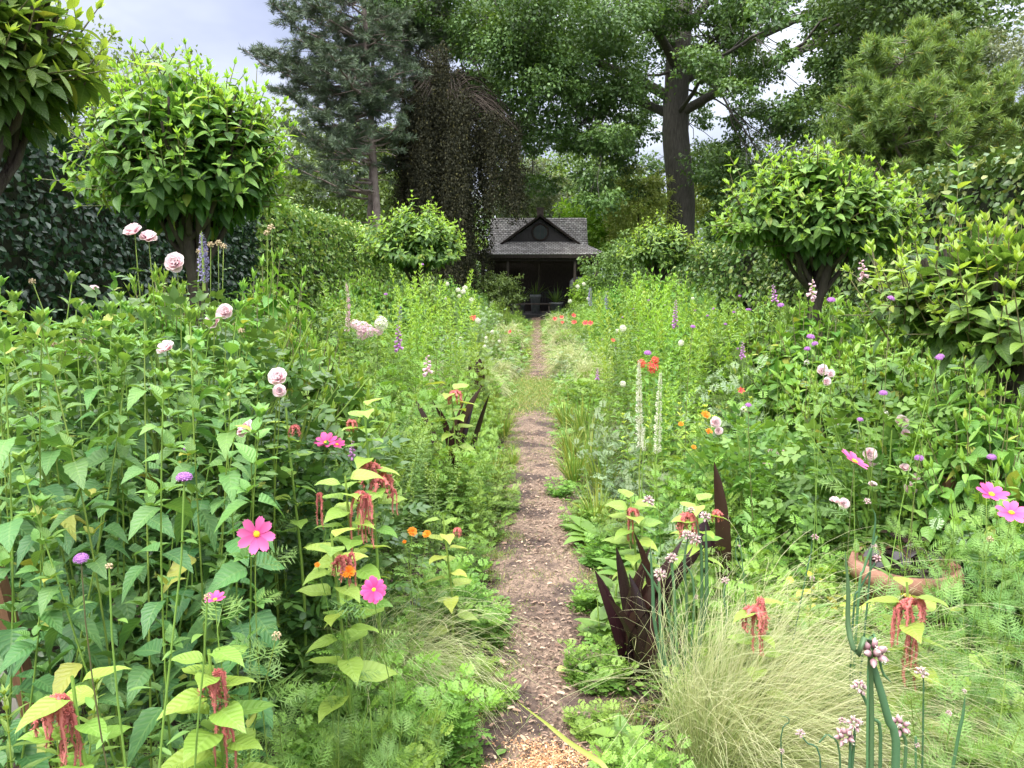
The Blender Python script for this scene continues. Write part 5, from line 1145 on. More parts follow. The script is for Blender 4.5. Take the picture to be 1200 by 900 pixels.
# amaranths
def amaranth(label, bx, Y, h, seed, fl, nleaf=12, lf=.11, rad=.10, age=.4, leafm='amar'):
    rng = np.random.default_rng(seed); x = at(bx, 700, Y)[0]; ml, ms = MB(), MB(); n = int(nleaf*1.2); h = max([h]+[at(f_[0], f_[1], Y)[2]+.05 for f_ in fl])
    u = 1.02-np.minimum(.75, .42/h+.1)*(1-(np.arange(n)/n)**.8); a = np.arange(n)*2.4+rng.random()*6; P = np.stack([.02*np.sin(u*4), .02*np.cos(u*4), u*h], 1)
    up = .05+.45*u; D = np.stack([np.cos(a), np.sin(a), up], 1); Nn = np.stack([-np.cos(a)*up, -np.sin(a)*up, np.ones(n)], 1)+rng.normal(size=(n, 3))*.2
    sz = lf*1.28*(1.10-.40*u)*(.8+.35*rng.random(n))
    for t in range(2):
        k = np.arange(n) % 2 == t; ml.place(T_AMA[t], P[k], D[k], Nn[k], sz[k], age=np.clip(rng.random(k.sum())*.8*age*2, 0, 1), rng=rng)
    ms.tubes(np.stack([.02*np.sin(np.linspace(0, 4, 9)), .02*np.cos(np.linspace(0, 4, 9)), np.linspace(0, h*1.02, 9)], 1), np.linspace(.007, .0035, 9), 7)
    t = thing('amaranth_plant', label, 'amaranth', (x, Y, 0), group='love-lies-bleeding amaranths with lime leaves'); part('stem', ms.mesh('stem', G['stem']), t); part('foliage', ml.mesh('foliage', G[leafm]), t)
    for (px, py, k, s_) in fl:
        p = at(px, py, Y-.03)-np.array([x, Y, 0]); part('tassel', TAS[k], t, MX(p, (0, 0, 1), rng.random()*6, s_))
amaranth('amaranth with hanging coral ropes at the bottom edge on the rose side', 252, 1.62, .50, 301, [(256, 790, 0, .9), (262, 850, 1, .6), (245, 800, 2, .7)], 22, .115)
amaranth('amaranth in the bottom corner with a thick red tassel bunch', 90, 1.50, .44, 302, [(68, 822, 1, .75), (80, 835, 0, .8), (60, 830, 2, 1)], 13, .115)
amaranth('amaranth with two arching coral ropes beside the ragged magenta cosmos', 415, 2.45, .78, 303, [(421, 581, 1, .8), (430, 583, 0, .9), (375, 580, 0, .6)], 20, .12)
amaranth('amaranth with pale spidery tassels next to the mauve bells', 438, 2.8, .82, 304, [(432, 545, 2, 1.3), (447, 560, 2, 1.3), (412, 494, 2, .6), (462, 575, 0, .5)], 18, .11)
amaranth('amaranth with yellowing leaves and small tassel above the magenta disc flower', 398, 2.15, .56, 305, [(402, 655, 2, .9), (412, 650, 0, .55)], 15, .115)
amaranth('small amaranth with one brownish tassel beneath the low pink rose', 350, 2.7, .78, 306, [(345, 500, 2, .6)], 12, .09)
amaranth('amaranth with fallen yellow leaves beside the orange marigolds', 525, 2.95, .42, 307, [(536, 620, 2, .5)], 12, .10, age=.9)
amaranth('amaranth with a short red tassel behind the dark strap-leaved clump', 740, 3.25, .62, 308, [(739, 607, 0, .6), (742, 598, 2, .8)], 18, .12)
amaranth('amaranth with a red and yellow top right behind the leek flowers', 815, 3.2, .66, 309, [(806, 605, 2, 1.3), (815, 612, 0, .6), (840, 600, 2, .7)], 16, .12)
amaranth('amaranth with bright red tassels poking out past the feather grass plume', 1065, 2.2, .50, 310, [(1060, 712, 1, .8), (1068, 745, 0, .9), (1050, 715, 0, .6), (1072, 705, 2, 1)], 14, .115)
amaranth('amaranth swallowed by the feather grass with its coral tassel showing', 888, 2.35, .45, 311, [(892, 705, 0, 1.0), (885, 715, 2, 1.2)], 10, .09)
amaranth('amaranth with a rust tassel above the far dark strap leaves', 533, 5.2, .82, 312, [(533, 460, 2, 1.4)], 12, .17)
# mauve bells (foxglove-like)
def bells(label, px, py, Y, k, s_, bx=None, facing=(0, 0, 1)):
    x = at(bx or px, 600, Y)[0]; parts_ = FOX[k]; p = at(px, py, Y)-np.array([x, Y, 0])
    flowering('bellflower_plant', label, 'foxglove', x, Y, [(px, py, 0, parts_, facing, s_)], [], group='mauve bell flower spikes', extra=[('foliage', FB, M0(.9+.3*rf.random(), rf.random()*6))])
rng = rf; mb = MB(); n = 12; a = np.arange(n)*2.4
for t in range(1): mb.place(T_MUL[0], np.stack([np.cos(a)*.01, np.sin(a)*.01, np.full(n, .03)], 1), np.stack([np.cos(a), np.sin(a), .3+.5*rf.random(n)], 1), np.stack([-np.cos(a)*.5, -np.sin(a)*.5, np.ones(n)], 1), .16+.08*rf.random(n), age=.2*rf.random(n), rng=rf)
FB = mb.mesh('foliage', G['mid'])
bells('mauve bell flower beside the ragged magenta cosmos', 412, 535, 2.85, 0, .55, facing=(.2, -.3, .9))
bells('light mauve bell cluster in the ferny mass below the phlox', 467, 408, 6.4, 0, 1.5)
bells('slim fading pink bell spike in the ferny mass', 501, 436, 5.6, 2, 1.3)
bells('pink-mauve spike above the lime plants near the white spikes', 791, 382, 6.5, 1, 1.1)
bells('violet bell spike against the creeper hedge', 908, 352, 5.6, 0, .9, facing=(-.15, 0, 1))
bells('pink bell spike high in front of the domed hydrangea trunk', 951, 348, 4.8, 2, 1.1)
bells('pink bell spike beside the hydrangea tree with the leafy shoot', 1012, 324, 4.6, 2, 1.0, facing=(-.2, 0, 1))
bells('magenta-mauve spike among the verbena stems', 870, 418, 5.4, 0, .8)
bells('small mauve bell cluster on the path side of the white spikes', 700, 444, 4.6, 0, .5)
bells('faded mauve spike between phlox and lime plants', 468, 385, 8.5, 0, .8)
# white spikes
for (px, py, k, s_, Y, lab) in [(751, 525, 0, 1.0, 4.3, 'taller white flower spike standing in front of the lime plants'), (770, 530, 1, .95, 4.1, 'shorter white flower spike beside the taller one'), (755, 528, 2, .7, 3.9, 'small white spike at the foot of the two tall ones')]:
    flowering('white_spike_plant', lab, 'flower spike', at(px-2, 600, Y)[0], Y, [(px, py, 0, SPK[k], (-.04 if k == 0 else .02, 0, 1), s_)], [], r0=.005, group='white flower spikes', extra=[('foliage', FB, M0(1.2, k*2.))])
# lavender spikes
for (px, py, Y, lab) in [(692, 358, 15, 'blue spike near the shelter table'), (468, 378, 10.5, 'grey-lavender spike by the bright lime stems'), (712, 362, 15.5, 'dusky blue spike beyond the coral poppies'), (239, 330, 3.2, 'grey-mauve hyssop spike amid the roses')]:
    flowering('salvia_plant', lab, 'salvia', at(px, 600, Y)[0], Y, [(px, py, 0, SPK[3], (0, 0, 1), 1.0+.08*Y)], [], group='lavender coloured spikes', extra=[('foliage', FB, M0(1, Y))])
# verbena on tall wiry stems
def verbena(label, Y, heads, seed, s_=1.0, bx=None):
    x = at(bx or heads[0][0]-4, 700, Y)[0]
    flowering('verbena_plant', label, 'verbena', x, Y, [(px, py, rf.normal()*.05, BL['verb'][i % 2], (rf.normal()*.2, -.2, 1), s_*.68*(.8+.3*rf.random())) for i, (px, py) in enumerate(heads)], [], r0=.0022, group='purple verbenas on wiry stems', smat='stemr' if seed % 2 else 'stem',
              extra=[('foliage', VF, M0(1.0, seed*1.3))])
mb = MB(); u = np.linspace(.05, .45, 5)
for q, zz in enumerate(u):
    a = q*1.57+np.array([0, 3.14]); mb.place(T_NAR[0], np.tile([0, 0, zz], (2, 1)), np.stack([np.cos(a), np.sin(a), [.6, .6]], 1), np.tile(Zv, (2, 1)), .10, age=.2, rng=rf)
VF = mb.mesh('foliage', G['mid'])
for i, (Y, hd, lab, bx) in enumerate([(2.0, [(222, 526)], 'verbena stem with a small purple head before the toothed-leaf stand', 188), (1.35, [(95, 655)], 'verbena stem with a narrow bud head in the bottom corner', 99),
        (3.4, [(759, 414)], 'verbena head right between the two white spikes', 768), (4.6, [(812, 383)], 'verbena head over the lime plants', 806), (4.0, [(915, 358)], 'verbena on a long grey stem before the creeper hedge', 905), (3.6, [(1044, 350)], 'verbena leaning in front of the nearest hydrangea tree', 1020),
        (3.0, [(1102, 418)], 'lilac-pink verbena head below the nearest hydrangea tree', 1040), (4.2, [(955, 403), (946, 409)], 'pair of verbena heads before the hydrangea shrubs', 940), (3.4, [(1035, 461)], 'small verbena head among the shell-pink roses', 1015), (3.0, [(1077, 537)], 'verbena head over the terracotta pot', 1060), (2.8, [(1162, 536)], 'verbena head above the crimson cosmos', 1168),
        (3.6, [(877, 475)], 'round violet verbena bud beside the pale rose bush', 876), (2.6, [(974, 352), (950, 395)], 'tall bare verbena crossing the hydrangea shrubs', 948), (3.2, [(1008, 492)], 'thin verbena stem rising by the rose-pink cosmos', 1000), (2.9, [(1100, 420)], 'leaning verbena stem near the feather grass plume', 1048), (8.5, [(495, 310)], 'tall verbena head in front of the lime hydrangea tree', 496),
        (7.0, [(867, 347), (876, 363), (860, 366)], 'cluster of verbena heads by the creeper hedge', 868), (7.6, [(814, 364), (829, 370), (836, 362)], 'far verbena heads above the lime plants', 826), (6.6, [(850, 380), (864, 409), (878, 363)], 'verbena heads against pale ivy', 858), (7.5, [(443, 388), (452, 345)], 'verbena beside the upright stems on the rose side', 450), (9, [(706, 398), (722, 408), (730, 372)], 'verbena heads beside the lime plants near the path', 716), (10.5, [(760, 352), (779, 358), (742, 362)], 'far verbena heads below the small hydrangea tree', 760)]):
    verbena(lab, Y, hd, i, 1.0+.02*Y, bx)
# bare crossing stems of the verbena at the front, with side branches
flowering('verbena_plant', 'forked verbena stem rising in front of the pink cosmos flower', 'verbena', at(178, 900, 1.25)[0], 1.25, [(128, 664, 0, BL['bud'], (0, 0, 1), .5), (243, 700, 0, BL['bud'], (.3, 0, 1), .5), (216, 560, 0, BL['verb'][0], (0, 0, 1), .6)], [('foliage', VF, M0(1))], r0=.003, group='purple verbenas on wiry stems')
# marigolds
def marigold(label, Y, heads, seed, h, bx=None, m='cal'):
    flowering('marigold_plant', label, 'marigold', at(bx or heads[0][0], 700, Y)[0], Y, [(px, py, 0, BL[m], (rf.normal()*.3, -.6, .7), s_) for (px, py, s_) in heads], ferny(seed, h, .16, 6, .07, 'fern', 8, None, .5, .3, 8), r0=.002, group='orange marigolds')
marigold('marigold with two orange flowers by the path edge', 2.85, [(483, 623, .95), (500, 626, .8), (474, 635, .4)], 401, .42)
marigold('marigold with its orange flower under the amaranth tassel', 2.1, [(408, 670, 1.0), (372, 662, .4)], 402, .5)
marigold('marigold with orange flowers left of the pale rose bush', 4.6, [(827, 486, 1.3), (831, 506, 1.1), (798, 497, .8)], 403, .7)
marigold('low marigold with a tiny red-orange bud by the strap leaves', 4.2, [(813, 524, .7)], 404, .6)
flowering('penstemon_plant', 'coral-red flower cluster between the white spikes', 'penstemon', at(765, 600, 4.9)[0], 4.9, [(765, 430, 0, BL['redt'], CAMD, 1.1), (752, 426, 0, BL['redt'], CAMD, .8), (768, 422, 0, BL['redt'], CAMD, .7)], [('foliage', FB, M0(1.3))])
# coral poppies near the shelter
def poppies(label, Y, heads, seed, s_): flowering('poppy_plant', label, 'poppy', at(heads[0][0], 700, Y)[0], Y, [(px, py, 0, BL['poppy'], (rf.normal()*.3, -.8, .6), s_*(.8+.4*rf.random())) for (px, py) in heads], ferny(seed, .7, .2, 6, .12, 'grey', 6), r0=.002, group='coral red poppies')
poppies('coral poppies over the feather grass on the path bend', 12.5, [(659, 378), (658, 372), (650, 374)], 411, 1.2)
poppies('two larger coral poppies near the path', 12.0, [(673, 378), (672, 370)], 412, 1.5)
poppies('single red poppy furthest toward the hedge', 11.8, [(686, 379), (692, 379)], 413, 1.4)
poppies('lone red poppy across the path on the rose side', 12.0, [(554, 373)], 414, 1.5)
poppies('rusty red poppy by the rose-side feather grass', 13.0, [(598, 389)], 415, 1.0)
poppies('small orange poppy beside the lime plants', 7.0, [(718, 399)], 416, .7)
poppies('faint coral flower low in the verbena', 5.6, [(868, 458)], 417, .9)
# white phlox and small white flowers
def whites(label, Y, heads, seed, s_, h, m='phw', nm='white_phlox_plant'): flowering(nm, label, 'phlox', at(heads[0][0], 700, Y)[0], Y, [(px, py, rf.normal()*.1, BL[m], CAMD, s_*(.7+.5*rf.random())) for (px, py) in heads], leafy(seed, h, 10, T_LAN, .11, 'bgl' if seed % 2 else 'mid', 'stem', spread=.3, splay=.25), group='white flowered clumps', spread=.4)
whites('white phlox clump near the shelter on the rose side', 13.5, [(537, 340), (545, 338), (543, 342), (524, 333), (538, 347), (553, 352)], 421, 1.2, 1.4)
whites('white flower clump by the feather grass on the rose side', 10.0, [(540, 397), (577, 389), (585, 400), (570, 396), (568, 406), (560, 376)], 422, .9, .9)
whites('white flowers by the shelter urn', 20, [(677, 336), (684, 333), (689, 350), (668, 353)], 424, 1.5, 1.3)
whites('white flowers in the shrubby mass below the small hydrangea tree', 12, [(812, 350), (723, 388), (782, 345)], 425, .9, 1.3)
whites('white dots of bloom by the hedge on the rose side', 16, [(485, 338), (507, 347), (522, 350)], 426, 1.2, 1.3)
whites('small white flowers behind the path-side bell cluster', 5.2, [(798, 402), (730, 450), (730, 385)], 427, .6, .9)
# dark purple strap leaves
def purple(label, Y, leaves, seed, w, bx, group='dark purple strap-leaved clumps'):
    x = at(bx, 700, Y)[0]; t = thing('pineapple_lily', label, 'pineapple lily', (x, Y, 0), group=group); r2 = np.random.default_rng(seed)
    for (px, py, dy) in leaves:
        p = at(px, py, Y+dy)-np.array([x, Y, 0]); u = np.linspace(0, 1, 9)[:, None]; b0 = np.array([p[0]*.12+r2.normal()*.015, p[1]*.12+r2.normal()*.015, 0.]); C = b0*(1-u)+p*u; C[:, :2] = b0[:2]*(1-u**1.5)+p[:2]*u**1.5; C[1:-1] += np.sin(u[1:-1]*3.14)*np.array([r2.normal()-.8*np.sign(p[0]), r2.normal(), 0])*.06*p[2]
        mb = MB(); s0 = w*(.75+.5*r2.random()); wd = s0*np.array([.50, .68, .9, 1.05, 1.12, 1.06, .90, .60, .03]); side = np.array([[1., r2.normal()*1.3, 0]]); mb.ribbons(C[None], wd[None], side, rng=r2, age=r2.random()*.7, fold=.16); part('leaf', mb.mesh('leaf', G['purple']), t)
purple('big dark purple strap-leaved clump at the path edge', 2.95, [(697, 668, -.05), (712, 700, -.1), (742, 622, 0), (737, 672, -.05), (722, 640, .1), (762, 640, .05), (800, 632, .05), (812, 640, .1), (783, 655, -.05), (826, 640, 0), (758, 660, -.1), (770, 700, -.12), (790, 690, -.1)], 501, .050, 745)
purple('small clump with one tall black-purple leaf behind the leek flowers', 3.5, [(837, 541, 0), (820, 590, .1), (856, 605, .05)], 502, .075, 840)
purple('row of dark strap leaves deep in the ferny mass', 5.6, [(565, 452, 0), (574, 461, 0), (558, 458, .1), (506, 468, 0), (530, 470, .1), (515, 478, -.1), (485, 465, .1), (547, 462, 0)], 503, .058, 535)
purple('dark leaves half hidden beside the rose-side feather grass', 9.5, [(560, 415, 0), (567, 425, 0), (552, 420, 0)], 504, .12, 560)
purple('low dark leaves flopping onto the path', 7.2, [(600, 540, -.4), (588, 528, -.2)], 505, .07, 585)
# leeks and tree onions
def onions(label, Y, leaves, heads, bx, seed, w=.0045, fl=1.0):
    x = at(bx, 800, Y)[0]; t = thing('tree_onion', label, 'onion plant', (x, Y, 0), group='tree onions and leeks'); r2 = np.random.default_rng(seed)
    for i, pts in enumerate(leaves):
        P = [at(q_[0], q_[1], Y+q_[2])-np.array([x, Y, 0]) for q_ in pts]; b0 = np.array([P[0][0]*.3, P[0][1]*.3, 0]); P = np.array([b0]+P); s_ = np.linspace(0, len(P)-1, 14); k = np.minimum(s_.astype(int), len(P)-2)
        # smooth (Catmull-Rom) through the points
        Pe = np.vstack([2*P[0]-P[1], P, 2*P[-1]-P[-2]]); f = (s_-k)[:, None]; a, b, c, d = Pe[k], Pe[k+1], Pe[k+2], Pe[k+3]
        C = .5*((2*b)+(-a+c)*f+(2*a-5*b+4*c-d)*f**2+(-a+3*b-3*c+d)*f**3)
        mb = MB(); ww = w*(pts[0][3] if len(pts[0]) > 3 else 1); mb.tubes(C, ww*np.array([.9]*8+[.85, .8, .7, .55, .35, .08]) if not (len(pts[0]) > 4) else ww*np.linspace(1, .75, 14), 8, r=r2.random(), age=r2.random()*.3); part('leaf', mb.mesh('leaf', G['blue']), t)
    for (px, py, dy, k, s_) in heads:
        p = at(px, py, Y+dy)-np.array([x, Y, 0]); o = part('bulbil_head', BUL[k][0], t, MX(p, (r2.normal()*.4, -.3, 1), r2.random()*6, s_)); part('florets', BUL[k][1], o)
onions('tree onion with a hooked top shoot and fat pinkish bulbils', 1.5, [[(1050, 900, 0, 1.5, 1), (1040, 840, 0), (1026, 790, 0), (1021, 776, 0)], [(1021, 776, 0, 1.0), (1004, 768, -.02), (994, 735, 0), (994, 690, 0), (990, 645, 0)], [(1018, 770, 0, .5), (1035, 790, 0), (1045, 800, 0)]], [(1023, 766, -.01, 0, 1.15)], 1056, 601, .0062)
onions('tree onion stem with a split purple and white head at the bottom edge', 1.62, [[(1032, 880, 0, 1, 1), (1022, 840, 0), (1008, 808, 0)], [(1060, 900, 0, 1, 1), (1055, 855, 0)]], [(1007, 806, 0, 1, .9), (1054, 851, 0, 0, .9)], 1040, 602)
onions('tree onion pair of heads left of the fat pinkish bulbils', 1.7, [[(1000, 880, 0, .9, 1), (1002, 852, 0)], [(996, 890, 0, .9, 1), (992, 866, 0)], [(985, 900, 0, .6, 1), (972, 862, 0), (960, 870, 0)]], [(1002, 849, 0, 1, 1.0), (990, 864, 0, 0, .9), (987, 845, .03, 1, .5)], 1000, 603)
onions('thin tree onion with a small white bud among feather grass', 1.75, [[(962, 900, 0, .5, 1), (945, 870, 0), (938, 862, 0)], [(915, 880, 0, .4), (925, 845, 0), (912, 838, 0)]], [(938, 860, 0, 1, .6), (916, 880, 0, 1, .35)], 965, 604)
onions('tree onion leaf rising with a bud tip below the red tassels', 1.8, [[(1120, 880, 0, 1.0), (1128, 840, 0), (1131, 815, 0)], [(1073, 880, 0, .7, 1), (1074, 870, 0)], [(1082, 830, 0, .6, 1), (1082, 795, 0)]], [(1130, 810, 0, 1, .3), (1080, 789, 0, 1, .85), (1112, 836, 0, 1, .4), (1074, 873, 0, 1, .4)], 1105, 605)
onions('onion with kinked blue-green leaves in front of the terracotta pot', 2.3, [[(1006, 700, 0, 1, 1), (1012, 668, 0), (1020, 645, 0), (1028, 628, 0)], [(1018, 690, 0, .8), (1020, 655, 0), (1026, 610, 0), (1022, 595, 0)], [(1000, 720, 0, .8, 1), (1008, 690, 0), (1027, 657, 0)]], [(1028, 655, 0, 0, .5), (1016, 588, 0, 1, .6), (1024, 640, 0, 1, .5)], 1000, 606)
onions('leek stand with many white heads in the dark strap-leaved clump', 2.7, [[(792, 740, 0, 1, 1), (790, 690, 0), (787, 660, 0)], [(775, 745, 0, 1, 1), (773, 700, 0), (772, 678, 0)], [(826, 720, 0, 1.3), (828, 670, 0), (827, 615, 0)], [(768, 735, 0, 1.2), (765, 690, 0), (762, 640, 0)], [(805, 720, 0, 1), (802, 660, 0), (808, 622, 0)], [(785, 730, 0, 1), (770, 690, 0), (752, 660, 0)], [(820, 740, 0, 1), (822, 650, 0), (815, 608, 0)], [(812, 735, 0, .8), (812, 680, 0), (798, 655, 0)], [(850, 740, 0, .9, 1), (848, 700, 0), (850, 683, 0)]], [(787, 655, 0, 1, 1.2), (773, 674, 0, 1, 1.3), (814, 632, 0, 1, 1.3), (805, 627, 0, 1, 1.0), (826, 606, 0, 1, 1.1), (850, 681, 0, 1, .8), (816, 700, 0, 1, .5), (760, 588, .1, 1, 1.2), (810, 598, .1, 1, .7)], 800, 607, .0062)
onions('onion with curly pale stalks behind the feather grass', 2.6, [[(868, 640, 0, .5), (862, 652, 0), (872, 672, 0), (878, 690, 0)], [(945, 672, 0, .7), (950, 650, 0), (952, 630, 0)]], [(955, 630, 0, 0, .5), (952, 678, 0, 1, .5), (866, 640, 0, 1, .3)], 900, 608)
flowering('onion_leaf', 'single pale green onion leaf leaning across the path end', 'onion leaf', .42, 1.9, [], [], extra=[]) if False else None
P = np.array([at(606, 822, 2.42), at(640, 848, 2.2), at(668, 872, 2.08), at(712, 900, 1.95), at(760, 935, 1.82)]); P[-1][2] = .0
s_ = np.linspace(0, 4, 18); C = np.stack([np.interp(s_, range(5), P[:, i]) for i in range(3)], 1)
mb = MB(); mb.ribbons(C[None], (.016*np.sin(np.linspace(.06, 2.2, 18)))[None], np.array([[.4, .8, .3]]), r=.6, age=.5, fold=.35, rng=rf)
thing('onion_leaf', 'single pale green onion leaf leaning in over the path', 'leaf', data=mb.mesh('onion_leaf', G['strap']))
mb = MB(); mb.place(leaf_tpl(5, .7, .7, .2, .2), [at(652, 782, 2.95)*[1, 1, 0]+[0, 0, .03]], (1, .2, .1), (0, -.2, 1), .055, r=.9, age=1.0)
thing('fallen_leaf', 'yellow leaf lying on the path beside the dark strap-leaved clump', 'leaf', data=mb.mesh('fallen_leaf', G['bgy']))
# feather grasses
def feather(label, px, Y, L, seed, n, lean=(0, 0), sc=1.0, w=.0016, out=.42, arch=.75):
    x = at(px, 600, Y)[0]; stand(feather_clump(seed, n, L, lean, w, .07*L/.6, arch=arch, out=out), 'feather_grass', label, 'feather grass', (x, Y, 0), 0, sc, 'feather grasses along the path')
feather('big silky feather grass in the near bed sweeping towards the pot', 868, 2.25, 1.02, 701, 3300, (.24, .05), w=.0017, out=.66, arch=.78)
feather('straw-coloured feather grass sprawling among the amaranths', 445, 2.75, .62, 702, 900, (.2, -.05), out=.6, w=.0018)
feather('feather grass on the bend beneath the coral poppies', 686, 10.8, .86, 703, 1500, (.1, 0), w=.0045)
feather('feather grass just behind the poppies at the path side', 668, 13.5, .80, 704, 1200, (-.05, 0), w=.0055)
feather('broad feather grass tuft opposite the poppies on the rose side', 538, 9.8, .80, 705, 1500, (-.1, 0), w=.004)
feather('mop-headed feather grass hanging over the path on the rose side', 568, 10.6, .62, 706, 1200, (.04, 0), w=.0045)
feather('pale feather grass on the rose side nearer the shelter', 578, 15, .85, 707, 1200, (0, 0), w=.006)
feather('furthest feather grass on the rose side by the shelter path', 595, 19, .85, 708, 1000, (0, 0), w=.007)
feather('feather grass beside the path close to the urn', 658, 18, .80, 709, 1000, (0, 0), w=.007)
feather('small feather grass furthest up on the feather-grass side', 652, 23, .9, 710, 800, (0, 0), w=.009)
feather('feather grass tuft lost among ferny plants by the rose-side path edge', 588, 12.6, .5, 711, 700, (0, 0), w=.005)
# terracotta pot, stakes
c = at(1062, 640, 3.15); t = thing('flower_pot', 'weathered terracotta pot rim among the cosmos and yellow leaves', 'flower pot', (c[0], 3.15, 0), group=None)
part('pot', lathe([(.01, 0), (.13, 0), (.19, .36), (.215, .365), (.22, .40), (.21, .435), (.19, .435), (.18, .40), (.01, .38)], 32).mesh('pot', G['pot']), t, Matrix.Scale(1.0, 4))
part('soil', lathe([(.01, .405), (.1, .40), (.185, .39)], 24).mesh('soil', G['bark']), t)
mb = MB(); n = 46; a = rf.random(n)*6.28; P = np.stack([np.cos(a)*.13*rf.random(n), np.sin(a)*.13*rf.random(n), .40+.12*rf.random(n)], 1); mb.place(T_HYDS[0], P, np.stack([np.cos(a), np.sin(a), .3*rf.normal(size=n)], 1), rf.normal(size=(n, 3))*.4+Zv, .05+.03*rf.random(n), rng=rf, age=.1)
part('foliage', mb.mesh('foliage', G['purple']), t)
mb = MB(); n = 80; a = rf.random(n)*6.28; P = np.stack([-.28+.15*rf.normal(size=n), -.1+.1*rf.normal(size=n), .16+.24*rf.random(n)], 1); mb.place(T_LOW, P, np.stack([np.cos(a), np.sin(a), .3*rf.normal(size=n)], 1), rf.normal(size=(n, 3))*.4+Zv, .05+.02*rf.random(n), rng=rf, age=rf.random(n)); ms = MB(); ms.tubes(np.stack([np.tile([-.28, -.1, 0], (20, 1)), P[:20]], 1), .002, 4)
t = thing('yellow_sedum', 'small plant with yellowed leaves against the terracotta pot', 'plant', (c[0], 3.15, 0)); part('foliage', mb.mesh('foliage', leafmat('yellowed_leaf', (.42, .38, .03), (.62, .55, .06), (.35, .45, .06), .5, .3)), t); part('stem', ms.mesh('stem', G['stem']), t)
G['stakew'] = plain('pale_painted_stake', (.55, .53, .46), (.70, .68, .60), .7, 12, .3, stretch=(8, 8, 1)); G['stakeb'] = plain('brown_stake', (.10, .05, .025), (.17, .09, .045), .8, 8, .5, stretch=(8, 8, 1)); G['stakeg'] = plain('grey_stake', (.30, .27, .24), (.45, .42, .38), .8, 8, .5, stretch=(8, 8, 1))
def stake(label, px, pt, Y, w, mat, tilt=0, th=.02):
    c = at(px, pt, Y); mb = MB(); h = c[2]; mb.add([(-w/2, -th, -.02), (w/2, -th, -.02), (w/2, th, -.02), (-w/2, th, -.02), (-w/2, -th, h-.02), (w/2, -th, h-.02), (w/2, th, h-.02), (-w/2, th, h-.02), (-w/3, -th*.7, h), (w/3, -th*.7, h), (w/3, th*.7, h), (-w/3, th*.7, h)],
        [(0, 1, 5, 4), (1, 2, 6, 5), (2, 3, 7, 6), (3, 0, 4, 7), (4, 5, 9, 8), (5, 6, 10, 9), (6, 7, 11, 10), (7, 4, 8, 11), (8, 9, 10, 11)])
    o = thing('wooden_stake', label, 'stake', (c[0], Y, 0), data=mb.mesh('wooden_stake', G[mat], False)); o.rotation_euler = (0, tilt, 0)
stake('pale painted stake standing behind the crimson cosmos flower', 1122, 560, 3.5, .026, 'stakew', .03); stake('dark narrow stake next to the pale painted one', 1112, 560, 3.4, .04, 'stakeb')
stake('brown wooden stake leaning among the toothed leaves', 30, 530, 2.2, .045, 'stakeb', -.18); stake('grey weathered stake crossing the brown one', 12, 545, 2.35, .05, 'stakeg', -.3, .012)

# ------------------------------------------------------------------ stands of leafy plants
HY = [leafy(800+i, 1.0, 1, T_HYS, .138, 'hyssop', 'stem', spread=0, splay=.10, node=.092, n0=.10, rise=-.12, young=.8, small=.5, stemr=.0036, axil=.45, dens=.97, wig=.02) for i in range(5)]
hs = []
for i in range(52):
    Y = 1.68+1.4*(i % 13)/12+rf.normal()*.06; px = -60+330*((i*.618) % 1)+rf.normal()*8; x = at(px, 600, Y)[0]; hs.append((x, Y, px))
hs.sort(key=lambda a: a[1])
ONES = ' first second third fourth fifth sixth seventh eighth ninth tenth eleventh twelfth thirteenth fourteenth fifteenth sixteenth seventeenth eighteenth nineteenth'.split(' ')
TENS = {2: 'twent', 3: 'thirt', 4: 'fort', 5: 'fift', 6: 'sixt', 7: 'sevent', 8: 'eight', 9: 'ninet'}
def nth(n):
    if n < 20: return ONES[n]
    return TENS[n//10]+('ieth' if n % 10 == 0 else 'y-'+ONES[n % 10])
for i, (x, Y, px) in enumerate(hs):
    top = (1.49 - max(0, (1.75-Y))*.9 + .07*rf.normal()) if px < 235 else 1.30+.05*rf.normal()
    if Y < 1.75: top = .80+.4*(Y-1.45)/.3+.06*rf.normal()
    stand(HY[i % 5], 'hyssop_plant', 'toothed-leaf hyssop stem in the tall near stand, %s from the camera' % nth(i+1), 'hyssop', (x, Y, 0), rf.random()*6.28, (1.0, 1.0, top) if False else (min(1.15, .85+top*.12),)*2+(top,), 'toothed-leaf hyssop stems', .11)
# narrow-leaved plant in the bottom corner
NR = [leafy(820+i, .75, 3, T_NAR, .10, 'mid', 'stem', spread=.08, splay=.12, node=.045, rise=.5, small=.5) for i in range(3)]
for i, (px, Y, s_, lab) in enumerate([(10, 1.35, .95, 'narrow-leaved plant cut by the bottom corner on the rose side'), (40, 1.5, 1.0, 'narrow-leaved plant with star-like tips in front of the toothed stand'), (58, 1.28, .8, 'narrow-leaved plant nearest the camera in the bottom corner'), (-20, 1.6, 1.1, 'narrow-leaved plant at the very edge of the view on the rose side')]):
    stand(NR[i % 3], 'aster_plant', lab, 'aster', (at(px, 800, Y)[0], Y, 0), i*1.7, s_)
